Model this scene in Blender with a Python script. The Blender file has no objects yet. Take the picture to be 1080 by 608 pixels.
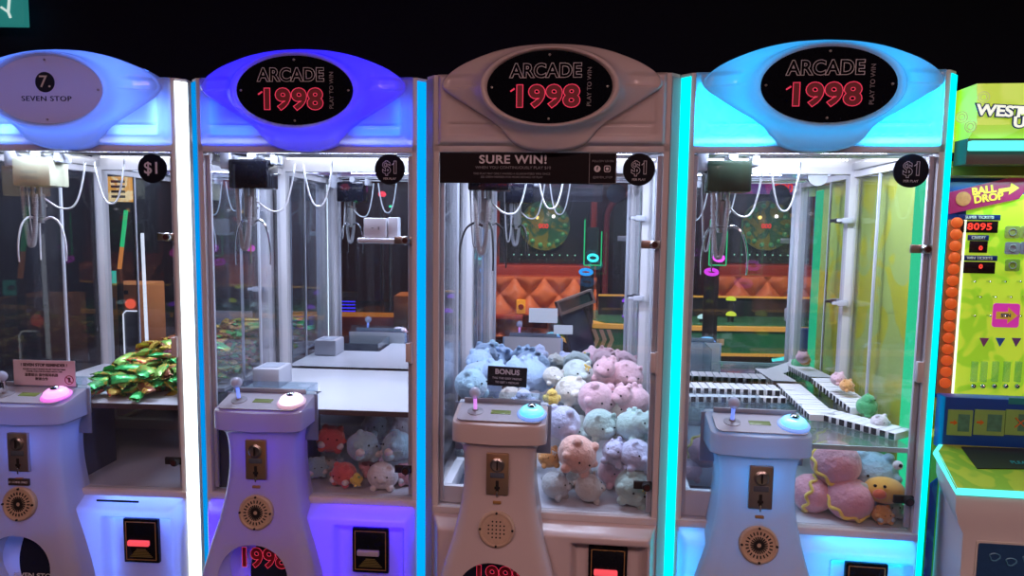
import bpy, bmesh, math, random
from math import sin, cos, pi, sqrt, atan2, radians
from mathutils import Vector, Matrix, Euler, noise

S = bpy.context.scene
COL = S.collection
random.seed(7)

# ------------------------------------------------------------------ camera
F, PITCH, ROLL = 700.0, 0.09, -0.0138
CAMZ = 1.62 - 0.2252
cd = bpy.data.cameras.new('camera'); cam = bpy.data.objects.new('camera', cd); COL.objects.link(cam)
cd.sensor_width = 36; cd.lens = 36 * F / 1080; cd.clip_start = .02
cam.matrix_world = Matrix.Translation((0, 0, CAMZ)) @ Matrix.Rotation(pi/2 - PITCH, 4, 'X') @ Matrix.Rotation(-ROLL, 4, 'Z')
S.camera = cam
vs = S.view_settings
S.display_settings.display_device = 'sRGB'
vs.view_transform = 'Standard'; vs.look = 'None'; vs.gamma = 1; vs.use_curve_mapping = False; vs.exposure = 0
cy = S.cycles
cy.max_bounces = 10; cy.diffuse_bounces = 3; cy.glossy_bounces = 4; cy.transmission_bounces = 6
cy.transparent_max_bounces = 40; cy.sample_clamp_indirect = 3; cy.use_denoising = True
cy.caustics_reflective = False; cy.caustics_refractive = False

MACH = {1: (-1.4032, 2.1233, -.05), 2: (-.6425, 2.0826, -.068), 3: (.1052, 1.9864, -.1027), 4: (.8515, 1.909, -.1146)}

def ray(u, v):
    X = (u-540)/F; Y = (304-v)/F
    c, s = cos(-ROLL), sin(-ROLL)
    X, Y = X*c - Y*s, X*s + Y*c
    c, s = cos(PITCH), sin(PITCH)
    return (X, c + Y*s, -s + Y*c)
def loc(m, u, v, yl=None, z=None):
    """a measured point: where the sight line meets the plane y=yl or z of machine m's own frame"""
    x0, y0, a = MACH[m]; d = ray(u, v); ca, sa = cos(a), sin(a)
    ox, oy = -x0*ca - y0*sa, x0*sa - y0*ca
    dx, dy, dz = d[0]*ca + d[1]*sa, -d[0]*sa + d[1]*ca, d[2]
    t = (yl-oy)/dy if yl is not None else (z-CAMZ)/dz
    return Vector((ox+t*dx, oy+t*dy, CAMZ+t*dz))
def wpt(u, v, D):
    d = ray(u, v); t = D/d[1]
    return Vector((d[0]*t, D, CAMZ+d[2]*t))

# ------------------------------------------------------------------ materials
def srgb(r, g, b):
    f = lambda c: (c/255/12.92) if c/255 <= .04045 else ((c/255+.055)/1.055)**2.4
    return (f(r), f(g), f(b), 1)
MATS = {}
def mat(name, col=(.8, .8, .8, 1), rough=.5, metal=0, emis=None, es=0, bump=0, bscale=60, vary=0, coat=0, sheen=0, alpha=1, spec=.5):
    if name in MATS: return MATS[name]
    m = bpy.data.materials.new(name); m.use_nodes = True; nt = m.node_tree
    p = nt.nodes['Principled BSDF']
    p.inputs['Base Color'].default_value = col; p.inputs['Roughness'].default_value = rough
    p.inputs['Metallic'].default_value = metal; p.inputs['Coat Weight'].default_value = coat
    p.inputs['Sheen Weight'].default_value = sheen; p.inputs['Alpha'].default_value = alpha
    p.inputs['Specular IOR Level'].default_value = spec
    if emis: p.inputs['Emission Color'].default_value = emis; p.inputs['Emission Strength'].default_value = es
    tc = nt.nodes.new('ShaderNodeTexCoord')
    if bump or vary:
        n = nt.nodes.new('ShaderNodeTexNoise'); n.inputs['Scale'].default_value = bscale; n.inputs['Detail'].default_value = 4
        nt.links.new(tc.outputs['Object'], n.inputs['Vector'])
        if bump:
            b = nt.nodes.new('ShaderNodeBump'); b.inputs['Strength'].default_value = bump; b.inputs['Distance'].default_value = .01
            nt.links.new(n.outputs['Fac'], b.inputs['Height']); nt.links.new(b.outputs['Normal'], p.inputs['Normal'])
        if vary:
            mx = nt.nodes.new('ShaderNodeMix'); mx.data_type = 'RGBA'
            mx.inputs[6].default_value = tuple(c*(1-vary) for c in col[:3])+(1,); mx.inputs[7].default_value = tuple(min(1, c*(1+vary)) for c in col[:3])+(1,)
            nt.links.new(n.outputs['Fac'], mx.inputs[0]); nt.links.new(mx.outputs[2], p.inputs['Base Color'])
    MATS[name] = m; return m
def emit(name, col=None, s=1):
    if name in MATS: return MATS[name]
    m = bpy.data.materials.new(name); m.use_nodes = True; nt = m.node_tree; nt.nodes.clear()
    e = nt.nodes.new('ShaderNodeEmission'); e.inputs[0].default_value = col; e.inputs[1].default_value = s
    o = nt.nodes.new('ShaderNodeOutputMaterial'); nt.links.new(e.outputs[0], o.inputs[0]); MATS[name] = m; return m
def two_sided(nt, fr, ior):
    g = nt.nodes.new('ShaderNodeNewGeometry'); m = nt.nodes.new('ShaderNodeMapRange')
    m.inputs['To Min'].default_value = ior; m.inputs['To Max'].default_value = 1/ior
    nt.links.new(g.outputs['Backfacing'], m.inputs['Value']); nt.links.new(m.outputs['Result'], fr.inputs[0])
def shell(name, col=(.82, .82, .82, 1), tr=.45, rough=.18, ior=1.45):
    if name in MATS: return MATS[name]
    m = bpy.data.materials.new(name); m.use_nodes = True; nt = m.node_tree; nt.nodes.clear()
    d = nt.nodes.new('ShaderNodeBsdfDiffuse'); d.inputs[0].default_value = col
    t = nt.nodes.new('ShaderNodeBsdfTranslucent'); t.inputs[0].default_value = col
    g = nt.nodes.new('ShaderNodeBsdfGlossy'); g.inputs['Roughness'].default_value = rough
    fr = nt.nodes.new('ShaderNodeFresnel'); two_sided(nt, fr, ior)
    a = nt.nodes.new('ShaderNodeMixShader'); a.inputs[0].default_value = tr
    b = nt.nodes.new('ShaderNodeMixShader'); o = nt.nodes.new('ShaderNodeOutputMaterial')
    L = nt.links.new
    L(d.outputs[0], a.inputs[1]); L(t.outputs[0], a.inputs[2]); L(fr.outputs[0], b.inputs[0]); L(a.outputs[0], b.inputs[1]); L(g.outputs[0], b.inputs[2]); L(b.outputs[0], o.inputs[0])
    MATS[name] = m; return m
def glass(name, tint=(.93, .95, .96, 1), ior=1.4, frost=0, fc=(.8, .85, .9, 1), mirror=None):
    if name in MATS: return MATS[name]
    m = bpy.data.materials.new(name); m.use_nodes = True; nt = m.node_tree; nt.nodes.clear()
    t = nt.nodes.new('ShaderNodeBsdfTransparent'); t.inputs[0].default_value = tint
    g = nt.nodes.new('ShaderNodeBsdfGlossy'); g.inputs['Roughness'].default_value = .0
    fr = nt.nodes.new('ShaderNodeFresnel'); two_sided(nt, fr, ior)
    b = nt.nodes.new('ShaderNodeMixShader'); o = nt.nodes.new('ShaderNodeOutputMaterial'); L = nt.links.new
    base = t
    if frost:
        d = nt.nodes.new('ShaderNodeBsdfDiffuse'); d.inputs[0].default_value = fc
        k = nt.nodes.new('ShaderNodeMixShader'); k.inputs[0].default_value = frost
        L(t.outputs[0], k.inputs[1]); L(d.outputs[0], k.inputs[2]); base = k
    L(fr.outputs[0], b.inputs[0]); L(base.outputs[0], b.inputs[1]); L(g.outputs[0], b.inputs[2]); L(b.outputs[0], o.inputs[0])
    if mirror:
        nt.links.remove(b.inputs[0].links[0]); b.inputs[0].default_value = mirror
    MATS[name] = m; return m

MIRROR = mat('tinted_mirror', (.80, .81, .84, 1), .0, 1)
WHITE = mat('white_powder_coat', (.72, .69, .70, 1), .38, vary=.03, bscale=8)
WHITE_IN = mat('white_inner_coat', (.56, .57, .63, 1), .4, vary=.02, bscale=8)
BOARD = mat('white_board', (.78, .79, .84, 1), .22, vary=.02, bscale=5)
SHELL = shell('white_moulded_plastic', (.86, .86, .86, 1), .90)
SHELL_OFF = shell('moulded_plastic_unlit', (.74, .66, .66, 1), .05)
GLASS = glass('clear_glass', (.95, .96, .98, 1), 1.4, .012, (.7, .75, .85, 1))
ACRYL = glass('clear_acrylic', (.86, .92, .95, 1), 1.35, .04)
GREYAC = glass('blue_grey_acrylic', (.6, .68, .78, 1), 1.4, .62, (.34, .43, .56, 1))
BLACK = mat('black_gloss', (.006, .007, .012, 1), .03, spec=.3, vary=.1)
BLACKM = mat('black_matt', (.012, .012, .014, 1), .6, vary=.2)
STICK = mat('black_sticker', (.005, .007, .014, 1), .5, vary=.1, spec=.15)
PRINTG = mat('grey_print', (.80, .80, .86, 1), .5, vary=.05)
PRINTD = mat('faint_print', (.30, .30, .33, 1), .5, vary=.05)
REDD = mat('deep_red_print', (.20, .008, .02, 1), .5, emis=(.5, .01, .03, 1), es=.03, vary=.1)
REDP = mat('red_print', (.75, .04, .10, 1), .5, emis=(1, .06, .14, 1), es=.55, vary=.1)
WHITEP = mat('white_print', (.85, .86, .92, 1), .5, vary=.05)
CHROME = mat('chrome', (.75, .76, .78, 1), .12, 1, vary=.03)
STEEL = mat('brushed_steel', (.45, .44, .43, 1), .32, 1, bump=.05, bscale=200)
BRASS = mat('brass_plate', (.55, .40, .26, 1), .35, .8, bump=.05, bscale=150)
TAN = mat('speaker_tan', (.62, .48, .36, 1), .5, vary=.12, bscale=80)
RUBBER = mat('dark_rubber', (.02, .02, .022, 1), .6, vary=.2)
HOSE = mat('grey_hose', (.42, .41, .42, 1), .35, vary=.08, bscale=120)
CABLEW = mat('white_cable', (.75, .75, .78, 1), .4, vary=.04)
GREYP = mat('grey_plastic', (.30, .31, .35, 1), .4, vary=.05)
LCD = mat('green_lcd', (.10, .14, .06, 1), .2, emis=(.20, .26, .05, 1), es=.35, vary=.1)
TUBEW = emit('white_led_tube', (.9, .93, 1, 1), 5)

# ------------------------------------------------------------------ mesh building
class MB:
    def __init__(s): s.bm = bmesh.new()
    def box(s, x0, x1, y0, y1, z0, z1, bev=0, M=None, seg=2):
        b = s.bm; n = len(b.verts)
        v = [b.verts.new((x, y, z)) for x in (x0, x1) for y in (y0, y1) for z in (z0, z1)]
        fs = [b.faces.new([v[i] for i in q]) for q in ((0, 1, 3, 2), (4, 6, 7, 5), (0, 4, 5, 1), (2, 3, 7, 6), (0, 2, 6, 4), (1, 5, 7, 3))]
        vv = v
        if bev:
            es = {e for f in fs for e in f.edges}
            r = bmesh.ops.bevel(b, geom=list(es), offset=bev, segments=seg, profile=.5, affect='EDGES')
            vv = list({w for f in r['faces'] for w in f.verts} | {w for w in v if w.is_valid})
            b.verts.ensure_lookup_table(); vv = b.verts[n:] if M else vv
        if M:
            for w in (b.verts[n:] if bev else vv): w.co = M @ w.co
        return s
    def prism(s, pts, z0, z1, M=None):
        """polygon pts in (x,y) extruded z0..z1"""
        b = s.bm; A = [b.verts.new((x, y, z0)) for x, y in pts]; B = [b.verts.new((x, y, z1)) for x, y in pts]
        n = len(pts); b.faces.new(A[::-1]); b.faces.new(B)
        for i in range(n): b.faces.new((A[i], A[(i+1) % n], B[(i+1) % n], B[i]))
        if M:
            for w in A+B: w.co = M @ w.co
        return s
    def plate(s, pts, y0, y1):
        """outline pts in (x,z) extruded in y"""
        b = s.bm; A = [b.verts.new((x, y0, z)) for x, z in pts]; B = [b.verts.new((x, y1, z)) for x, z in pts]
        n = len(pts); b.faces.new(A); b.faces.new(B[::-1])
        for i in range(n): b.faces.new((A[i], B[i], B[(i+1) % n], A[(i+1) % n]))
        return s
    def tube(s, pts, r, n=10, cap=True, rs=None):
        b = s.bm; pts = [Vector(p) for p in pts]; rings = []; prev = None
        for i, p in enumerate(pts):
            t = (pts[min(i+1, len(pts)-1)] - pts[max(i-1, 0)])
            if t.length < 1e-9: t = Vector((0, 0, 1))
            t.normalize()
            if prev is None:
                u = t.orthogonal().normalized()
            else:
                u = (prev - t*prev.dot(t))
                u = u.normalized() if u.length > 1e-6 else t.orthogonal().normalized()
            prev = u; w = t.cross(u); rr = rs[i] if rs else r
            rings.append([b.verts.new(p + (u*cos(2*pi*k/n) + w*sin(2*pi*k/n))*rr) for k in range(n)])
        for a, c in zip(rings, rings[1:]):
            for k in range(n): b.faces.new((a[k], a[(k+1) % n], c[(k+1) % n], c[k]))
        if cap: b.faces.new(rings[0][::-1]); b.faces.new(rings[-1])
        return s
    def cyl(s, p0, p1, r, n=24, r1=None): return s.tube([p0, p1], r, n, True, [r, r if r1 is None else r1])
    def lathe(s, prof, c=(0, 0, 0), axis='Z', n=32):
        """prof: (r,h) along the axis"""
        b = s.bm; c = Vector(c); R = []
        for r, h in prof:
            ring = []
            for k in range(n):
                a = 2*pi*k/n; x, y = r*cos(a), r*sin(a)
                p = {'Z': (x, y, h), 'Y': (x, h, y), 'X': (h, x, y)}[axis]
                ring.append(b.verts.new(c+Vector(p)))
            R.append(ring)
        for a, d in zip(R, R[1:]):
            for k in range(n): b.faces.new((a[k], a[(k+1) % n], d[(k+1) % n], d[k]))
        b.faces.new(R[0][::-1]); b.faces.new(R[-1])
        return s
    def sph(s, c, r, M=None, u=20, v=12):
        if not hasattr(r, '__len__'): r = (r, r, r)
        m = Matrix.Translation(c) @ (M.to_4x4() if M else Matrix()) @ Matrix.Diagonal((*r, 1))
        bmesh.ops.create_uvsphere(s.bm, u_segments=u, v_segments=v, radius=1, matrix=m); return s
    def sheet(s, x0, x1, z0, z1, nx, nz, f, keep=None):
        b = s.bm; V = [[b.verts.new((x0+(x1-x0)*i/nx, f(x0+(x1-x0)*i/nx, z0+(z1-z0)*j/nz), z0+(z1-z0)*j/nz)) for i in range(nx+1)] for j in range(nz+1)]
        for j in range(nz):
            for i in range(nx):
                q = (V[j][i], V[j][i+1], V[j+1][i+1], V[j+1][i])
                if keep is None or keep(sum(w.co.x for w in q)/4, sum(w.co.z for w in q)/4): b.faces.new(q)
        return s
    def obj(s, name, m, parent=None, M=None, smooth=40, weld=False):
        b = s.bm
        if weld: bmesh.ops.remove_doubles(b, verts=b.verts, dist=1e-5)
        loose = [v for v in b.verts if not v.link_faces]
        if loose: bmesh.ops.delete(b, geom=loose, context='VERTS')
        bmesh.ops.recalc_face_normals(b, faces=b.faces)
        me = bpy.data.meshes.new(name); b.to_mesh(me); b.free()
        if smooth: me.shade_smooth(); me.set_sharp_from_angle(angle=radians(smooth))
        for k in (m if isinstance(m, (list, tuple)) else [m]): me.materials.append(k)
        o = bpy.data.objects.new(name, me); COL.objects.link(o)
        if parent: o.parent = parent
        if M: o.matrix_local = M
        return o
def empty(name, label, cat, pos=(0, 0, 0), rz=0, group=None, parent=None):
    o = bpy.data.objects.new(name, None); COL.objects.link(o); o.empty_display_size = .05
    o.location = pos; o.rotation_euler = (0, 0, rz)
    tag(o, label, cat, group); return o
def tag(o, label=None, cat=None, group=None, kind=None):
    if label: o['label'] = label
    if cat: o['category'] = cat
    if group: o['group'] = group
    if kind: o['kind'] = kind
    return o
def lettering(name, txt, size, m, parent, pos, depth=.0008, outline=0, offset=0, align='CENTER', rot=0, M=None, sx=1, space=1):
    """text standing in the x-z plane, read from -y"""
    c = bpy.data.curves.new(name, 'FONT'); c.body = txt; c.size = size; c.align_x = align; c.align_y = 'CENTER'; c.space_character = space
    c.resolution_u = 4
    if outline: c.fill_mode = 'NONE'; c.bevel_depth = outline; c.bevel_resolution = 1; c.offset = offset
    else: c.extrude = depth; c.offset = offset
    o = bpy.data.objects.new('tmp', c); COL.objects.link(o)
    dg = bpy.context.evaluated_depsgraph_get(); dg.update()
    me = bpy.data.meshes.new_from_object(o.evaluated_get(dg)); me.name = name
    bpy.data.objects.remove(o); bpy.data.curves.remove(c)
    T = Matrix.Translation(pos) @ (M or Matrix()) @ Matrix.Rotation(pi/2, 4, 'X') @ Matrix.Rotation(rot, 4, 'Z') @ Matrix.Diagonal((sx, 1, 1, 1))
    me.transform(T); me.materials.clear(); me.materials.append(m)
    q = bpy.data.objects.new(name, me); COL.objects.link(q); q.parent = parent; return q
def light(parent, kind, pos, power, col, size=(.1, .1), rot=(0, 0, 0), radius=.02, spread=None):
    l = bpy.data.lights.new('glow', kind); l.energy = power; l.color = col[:3]
    if kind == 'AREA':
        l.shape = 'RECTANGLE'; l.size, l.size_y = size
        if spread: l.spread = spread
    else: l.shadow_soft_size = radius
    o = bpy.data.objects.new('lamp_bulb', l); COL.objects.link(o); o.parent = parent; o.location = pos; o.rotation_euler = rot; return o
FWD = (pi/2, 0, 0)    # area light facing -y  (light's -z turned to -y)
FWD = (-pi/2, 0, 0)
def ss(a, b, x):
    t = max(0, min(1, (x-a)/(b-a))); return t*t*(3-2*t)
def catmull(P, n):
    out = []
    for i in range(len(P)-1):
        p0 = P[max(i-1, 0)]; p1 = P[i]; p2 = P[i+1]; p3 = P[min(i+2, len(P)-1)]
        for k in range(n):
            t = k/n
            out.append(tuple(.5*(2*b+(c-a)*t+(2*a-5*b+4*c-d)*t*t+(3*b-a-3*c+d)*t**3) for a, b, c, d in zip(p0, p1, p2, p3)))
    out.append(P[-1]); return out
def disc_pts(cx, cz, r, n=48, rz=None): return [(cx+r*cos(2*pi*k/n), cz+(rz or r)*sin(2*pi*k/n)) for k in range(n)]
def rrect(cx, cz, w, h, r, n=6):
    P = []
    for qx, qz, a0 in ((1, 1, 0), (-1, 1, 90), (-1, -1, 180), (1, -1, 270)):
        for k in range(n+1):
            a = radians(a0+90*k/n); P.append((cx+qx*(w/2-r)+r*cos(a), cz+qz*(h/2-r)+r*sin(a)))
    return P

# ------------------------------------------------------------------ the claw machine
HALF = [(0, 1.922), (.07, 1.919), (.127, 1.911), (.18, 1.898), (.245, 1.874), (.285, 1.852), (.311, 1.830), (.320, 1.812), (.312, 1.796), (.285, 1.777), (.21, 1.731), (.172, 1.708), (.142, 1.684), (.125, 1.662), (.104, 1.641), (.07, 1.627), (.035, 1.621), (0, 1.619)]
hp = catmull(HALF, 5)
OUTL = hp + [(-x, z) for x, z in hp[-2:0:-1]]
EC = 1.79
def inside(x, z, sc=1.0):
    c = False; n = len(OUTL); j = n-1
    for i in range(n):
        xi, zi = OUTL[i]; xj, zj = OUTL[j]; xi *= sc; xj *= sc; zi = EC+(zi-EC)*sc; zj = EC+(zj-EC)*sc
        if (zi > z) != (zj > z) and x < (xj-xi)*(z-zi)/(zj-zi)+xi: c = not c
        j = i
    return c
CW, HW, CZT = .3315, .3735, 1.845
CX = -.13      # console centre

def machine(idx, root, sty):
    """sty: strip (col,strength), head (col,power) or None, body (col,power) or None, button, stick colours, sign"""
    P = root
    # ---- frame
    f = MB()
    for s in (-1, 1):
        for y0, m in ((0, 0), (.625, 1)):
            if m == 0: pts = [(CW, 0), (.3475, 0), (.3735, .025), (.3735, .055), (CW+.012, .055), (CW+.012, .03), (CW, .03)]
            else: pts = [(CW, .63), (.3635, .63), (.3735, .64), (.3735, .668), (CW, .668)]
            pts = [(x*s, y) for x, y in pts]
            f.prism(pts if s > 0 else pts[::-1], .02, CZT)
        f.box(s*.345, s*.3735, .055, .64, 1.60, 1.66); f.box(s*.345, s*.3735, .055, .64, .50, .535)
        f.box(s*.366, s*.3735, .055, .64, .02, .50)
    f.box(-.3475, .3475, 0, .03, 1.62, 1.645, .002); f.box(-.3475, .3475, -.004, .03, .497, .5195, .003)
    f.box(-CW, CW, .63, .668, 1.612, 1.665); f.box(-CW, CW, .63, .668, .50, .56)
    f.box(-.366, .366, .66, .668, .02, .50)
    f.box(-.3475, .3475, .05, .66, CZT-.02, CZT); f.box(-.3475, .3475, .05, .06, 1.665, CZT)
    f.box(-.3475, .3475, .04, .06, .02, .50); f.box(-.36, .36, .02, .66, 0.0, .03)
    f.box(-.3475, .3475, .66, .668, 1.665, CZT)
    f.obj('cabinet_frame', WHITE, P)
    g = MB(); g.box(-CW, CW, .02, .66, 1.70, 1.712); g.obj('top_panel', WHITE_IN, P)
    # ---- glass
    MB().box(-CW+.001, CW-.001, .010, .015, .52, 1.619).obj('front_glass', GLASS, P)
    for s in (-1, 1):
        MB().box(s*.355, s*.359, .055, .63, .53, 1.60).obj('side_glass', GLASS, P)
    MB().box(-CW, CW, .650, .6505, .56, 1.612).obj('back_glass', MIRROR, P)
    g = MB()
    g.box(CW-.016, CW-.001, .016, .028, .53, 1.612, .002); g.obj('door_frame', WHITE_IN, P)
    g = MB(); g.box(-CW+.001, -CW+.014, .016, .028, .53, 1.612, .002); g.obj('door_frame', WHITE_IN, P)
    for z in (1.352, .62):
        g = MB(); g.box(.275, .330, .0005, .0095, z-.012, z+.012, .002); g.lathe([(.0135, 0), (.0135, -.012), (.011, -.016), (.005, -.016)], (.313, 0, z), 'Y', 20)
        lk = g.obj('door_lock', STEEL if z > 1 else RUBBER, P)
        MB().lathe([(.008, -.0165), (.008, -.0185)], (.313, 0, z), 'Y', 16).obj('keyhole', mat('lock_red', (.06, .02, .02, 1), .4, vary=.1), lk)
    for z in (1.44, 1.13):
        g = MB(); g.box(.305, .338, .606, .616, z-.010, z+.010, .002); g.box(.285, .312, .608, .613, z-.006, z+.006, .002); g.box(.327, .345, .612, .63, z-.01, z+.01)
        g.obj('bracket', WHITE_IN, P)
    for z in (1.0,):
        g = MB(); g.box(.312, .330, -.006, .0095, z-.03, z+.03, .003); g.cyl((.330, -.004, z-.034), (.330, -.004, z+.034), .004, 12); g.obj('hinge', WHITE, P)
    for s in (-1, 1): MB().box(s*.3475, s*.3545, .415, .425, .53, 1.60).obj('side_bar', WHITE_IN, P)
    # ---- light strips on the chamfered corners
    for s in (-1, 1):
        pts = [(.3480, -.002), (.3495, -.004), (.3765, .0225), (.3755, .0255)]
        pts = [(x*s, y) for x, y in pts]
        k = sty['strip'][0 if s < 0 else 1]
        MB().prism(pts if s > 0 else pts[::-1], .04, 1.835).obj('light_strip', k, P)
    # ---- header
    hon = sty['head']; HS = SHELL if hon else SHELL_OFF
    def fp(x, z):
        e = min(.335-abs(x), z-1.637, 1.846-z)
        y = -.022*ss(-.001, .012, e)
        for gz in (1.668, 1.700): y += .005*(1-min(1, abs(z-gz)/.006))*ss(.10, .13, abs(x))*ss(.31, .29, abs(x)) if abs(z-gz) < .006 else 0
        y += .008*ss(.01, .03, .335-abs(x)-.012)*ss(.008, .02, z-1.655)*ss(1.80, 1.78, z)
        return y
    hd = MB().sheet(-.335, .335, 1.637, 1.846, 134, 60, fp, lambda x, z: z < 1.6415 or not inside(x, z, .96)).obj('header', HS, P, smooth=60)
    b = MB(); bm = b.bm; rings = []
    def oval(x, z, sc):
        a = atan2((z-EC)/.113, x/.198); return sc*.198*cos(a), EC+sc*.113*sin(a)
    T = [(-1, .035), (0, -.012), (.0, -.020), (.02, -.030), (.06, -.038), (.12, -.041), (.25, -.045), (.4, -.049), (.55, -.053), (.7, -.058), (.82, -.064), (.92, -.074), (1, -.085)]
    for t, y in T:
        ring = []
        for x, z in OUTL:
            ox, oz = oval(x, z, 1.0)
            tt = max(t, 0); px, pz = x+(ox-x)*tt, z+(oz-z)*tt
            yy = y
            if t > 0:
                yy += .009*ss(.205, .225, abs(px))*ss(1.797, 1.803, pz)*ss(1.836, 1.830, pz)*ss(0, .12, t)
                yy += .006*ss(.05, .4, t)*ss(1, .7, t)*ss(EC+.01, EC-.05, pz)*ss(.02, .1, abs(px))
            ring.append(bm.verts.new((px, yy, pz)))
        rings.append(ring)
    for sc, y in ((.985, -.092), (.96, -.0955), (.93, -.0955), (.905, -.092), (.885, -.084)):
        rings.append([bm.verts.new((oval(x, z, sc)[0], y, oval(x, z, sc)[1])) for x, z in OUTL])
    n = len(OUTL)
    for a, c in zip(rings, rings[1:]):
        for k in range(n): bm.faces.new((a[k], a[(k+1) % n], c[(k+1) % n], c[k]))
    bm.faces.new(rings[0])
    em = b.obj('emblem', HS, hd, smooth=50)
    if sty.get('sign') == 'seven':
        sp = MB().plate(disc_pts(0, EC, .1755, 64, .100), -.080, -.086).obj('sign_plate', shell('white_sign_plastic', (.8, .8, .86, 1), .3), hd)
        MB().plate(disc_pts(-.002, EC+.022, .030), -.0862, -.0875).obj('logo_disc', mat('navy_print', (.012, .02, .06, 1), .4, vary=.1), hd)
        lettering('logo_lettering', '7.', .05, mat('pale_print', (.75, .78, .9, 1), .5, vary=.03), hd, (-.001, -.0882, EC+.022), sx=1.1)
        lettering('sign_lettering', 'SEVEN STOP', .021, mat('navy_print'), hd, (0, -.0868, EC-.027), sx=1.25, space=1.1)
    else:
        MB().plate(disc_pts(0, EC, .1755, 64, .100), -.080, -.0865).obj('sign_plate', BLACK, hd)
        lettering('white_lettering', 'ARCADE', .052, WHITEP, hd, (-.010, -.0875, EC+.043), outline=.0010, offset=.0018, sx=.95, space=1.05)
        lettering('red_lettering', '1998', .080, REDD, hd, (-.010, -.0868, EC-.028), offset=.0030, sx=1.12, space=1.08)
        lettering('red_outline', '1998', .080, REDP, hd, (-.010, -.0878, EC-.028), outline=.0011, offset=.0038, sx=1.12, space=1.08)
        MB().tube([(-.109, -.0880, EC-.012), (-.097, -.0880, EC-.004)], .0022, 8).obj('red_serif', REDP, hd)
        lettering('faint_lettering', 'PLAY TO WIN', .017, PRINTD, hd, (.112, -.0872, EC), rot=pi/2)
    for dx, dz in ((0, .088), (0, -.088), (.162, 0), (-.162, 0)):
        MB().lathe([(.0035, -.086), (.0035, -.0885), (.0018, -.0895)], (dx, 0, EC+dz), 'Y', 12).obj('screw', STEEL, hd)
    if hon:
        c, pw, pb = hon
        light(P, 'AREA', (0, .030, 1.80), pw, c, (.50, .16), FWD)
        for s in (-1, 1):
            cb = (c[0], max(c[1], .08), 1)
            light(P, 'AREA', (s*.235, .012, 1.678), pb, cb, (.15, .022), FWD)
            light(P, 'AREA', (s*.298, .012, 1.725), pb*.6, cb, (.022, .09), FWD)
    # ---- lower body moulding
    bon = sty['body']; BS = shell('body_plastic', (.82, .82, .82, 1), .5) if bon else SHELL_OFF
    def fb(x, z):
        e = min(.3465-abs(x), .497-z)
        y = .0 - .052*ss(-.002, .030, e)
        q = min(x-.085, .322-x, .452-z, z-.13)
        y += .038*ss(0, .022, q)
        return y
    MB().sheet(-.3465, .3465, .03, .497, 120, 90, fb).obj('body_moulding', BS, P, smooth=60)
    if bon:
        c, pw, pc_ = bon
        light(P, 'AREA', (.205, .030, .462), pw*.45, c, (.25, .012), FWD)
        light(P, 'AREA', (.333, .030, .33), pw*.45, c, (.012, .26), FWD)
        light(P, 'AREA', (.075, .030, .33), pw*.2, c, (.012, .26), FWD)
        light(P, 'AREA', (-.31, .030, .35), pw*.3, c, (.02, .24), FWD)
    # bill acceptor
    ba = MB().box(.143, .261, -.026, -.010, .283, .432, .003).obj('bill_acceptor', BLACK, P)
    g = MB()
    for q in ((.151, .253, .420, .4225), (.151, .253, .2925, .295), (.151, .1535, .2925, .4225), (.2505, .253, .2925, .4225)): g.box(q[0], q[1], -.0268, -.0258, q[2], q[3])
    g.obj('gold_trim', mat('amber_print', (.42, .24, .08, 1), .4, vary=.1), ba)
    if sty['slot']: sl = MB().box(.160, .232, -.036, -.024, .342, .361, .004).obj('bill_slot', sty['slot'], ba)
    g = MB()
    for k in range(6): g.box(.164+k*.0045, .24-k*.0045, -.0275, -.0255, .303+k*.005, .3055+k*.005)
    g.obj('arrow_marking', mat('olive_print', (.20, .18, .05, 1), .4, vary=.1), ba)
    # ---- console
    SEC = [(.04, .200, -.150), (.15, .200, -.150), (.26, .190, -.146), (.34, .172, -.138), (.40, .156, -.130), (.46, .138, -.122), (.52, .124, -.114), (.58, .113, -.108), (.64, .107, -.104), (.70, .107, -.104), (.735, .111, -.106), (.752, .118, -.110), (.760, .131, -.115), (.764, .139, -.122), (.770, .1405, -.124), (.80, .1405, -.124)]
    SEC = catmull(SEC, 2)
    def section(w, fy, r):
        yb = .036; pts = [(-w, yb)]
        r = min(r, w*.9)
        for k in range(9):
            a = pi+pi/2*k/8; pts.append((-w+r+r*cos(a), fy+r*.7+.012+r*.7*sin(a)))
        pts2 = [(-x, y) for x, y in pts[::-1]]
        mid = [(w*.0, fy)]
        return pts + mid + pts2
    b = MB(); bm = b.bm; rings = []
    def ring_at(z, w, fy, r=.045, slope=False, sc=1, dz=0):
        pts = section(w, fy, r); cxm = 0; R = []
        for x, y in pts:
            zz = z
            if slope: zz = .854 + (y+.0)*.24 + dz - .006*(x/w)**2
            R.append(bm.verts.new((CX+x, y, zz)))
        return R
    for z, w, fy in SEC: rings.append(ring_at(z, w, fy))
    rings.append(ring_at(0, .1405, -.124, slope=True, dz=-.009)); rings.append(ring_at(0, .139, -.1225, slope=True, dz=-.003))
    rings.append(ring_at(0, .134, -.118, slope=True, dz=0))
    n = len(rings[0])
    for a, c in zip(rings, rings[1:]):
        for k in range(n): bm.faces.new((a[k], a[(k+1) % n], c[(k+1) % n], c[k]))
    bm.faces.new(rings[0][::-1]); bm.faces.new(rings[-1])
    bmesh.ops.recalc_face_normals(bm, faces=bm.faces)
    con = b.obj('console', BS, P, smooth=35)
    cut = MB().lathe([(.112, -.3), (.112, -.045)], (CX-.008, 0, .298), 'Y', 48).obj('cutter', BS, P)
    md = con.modifiers.new('b', 'BOOLEAN'); md.object = cut; md.operation = 'DIFFERENCE'; md.solver = 'EXACT'
    dg = bpy.context.evaluated_depsgraph_get(); dg.update()
    me = bpy.data.meshes.new_from_object(con.evaluated_get(dg)); con.modifiers.clear(); con.data = me
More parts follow.
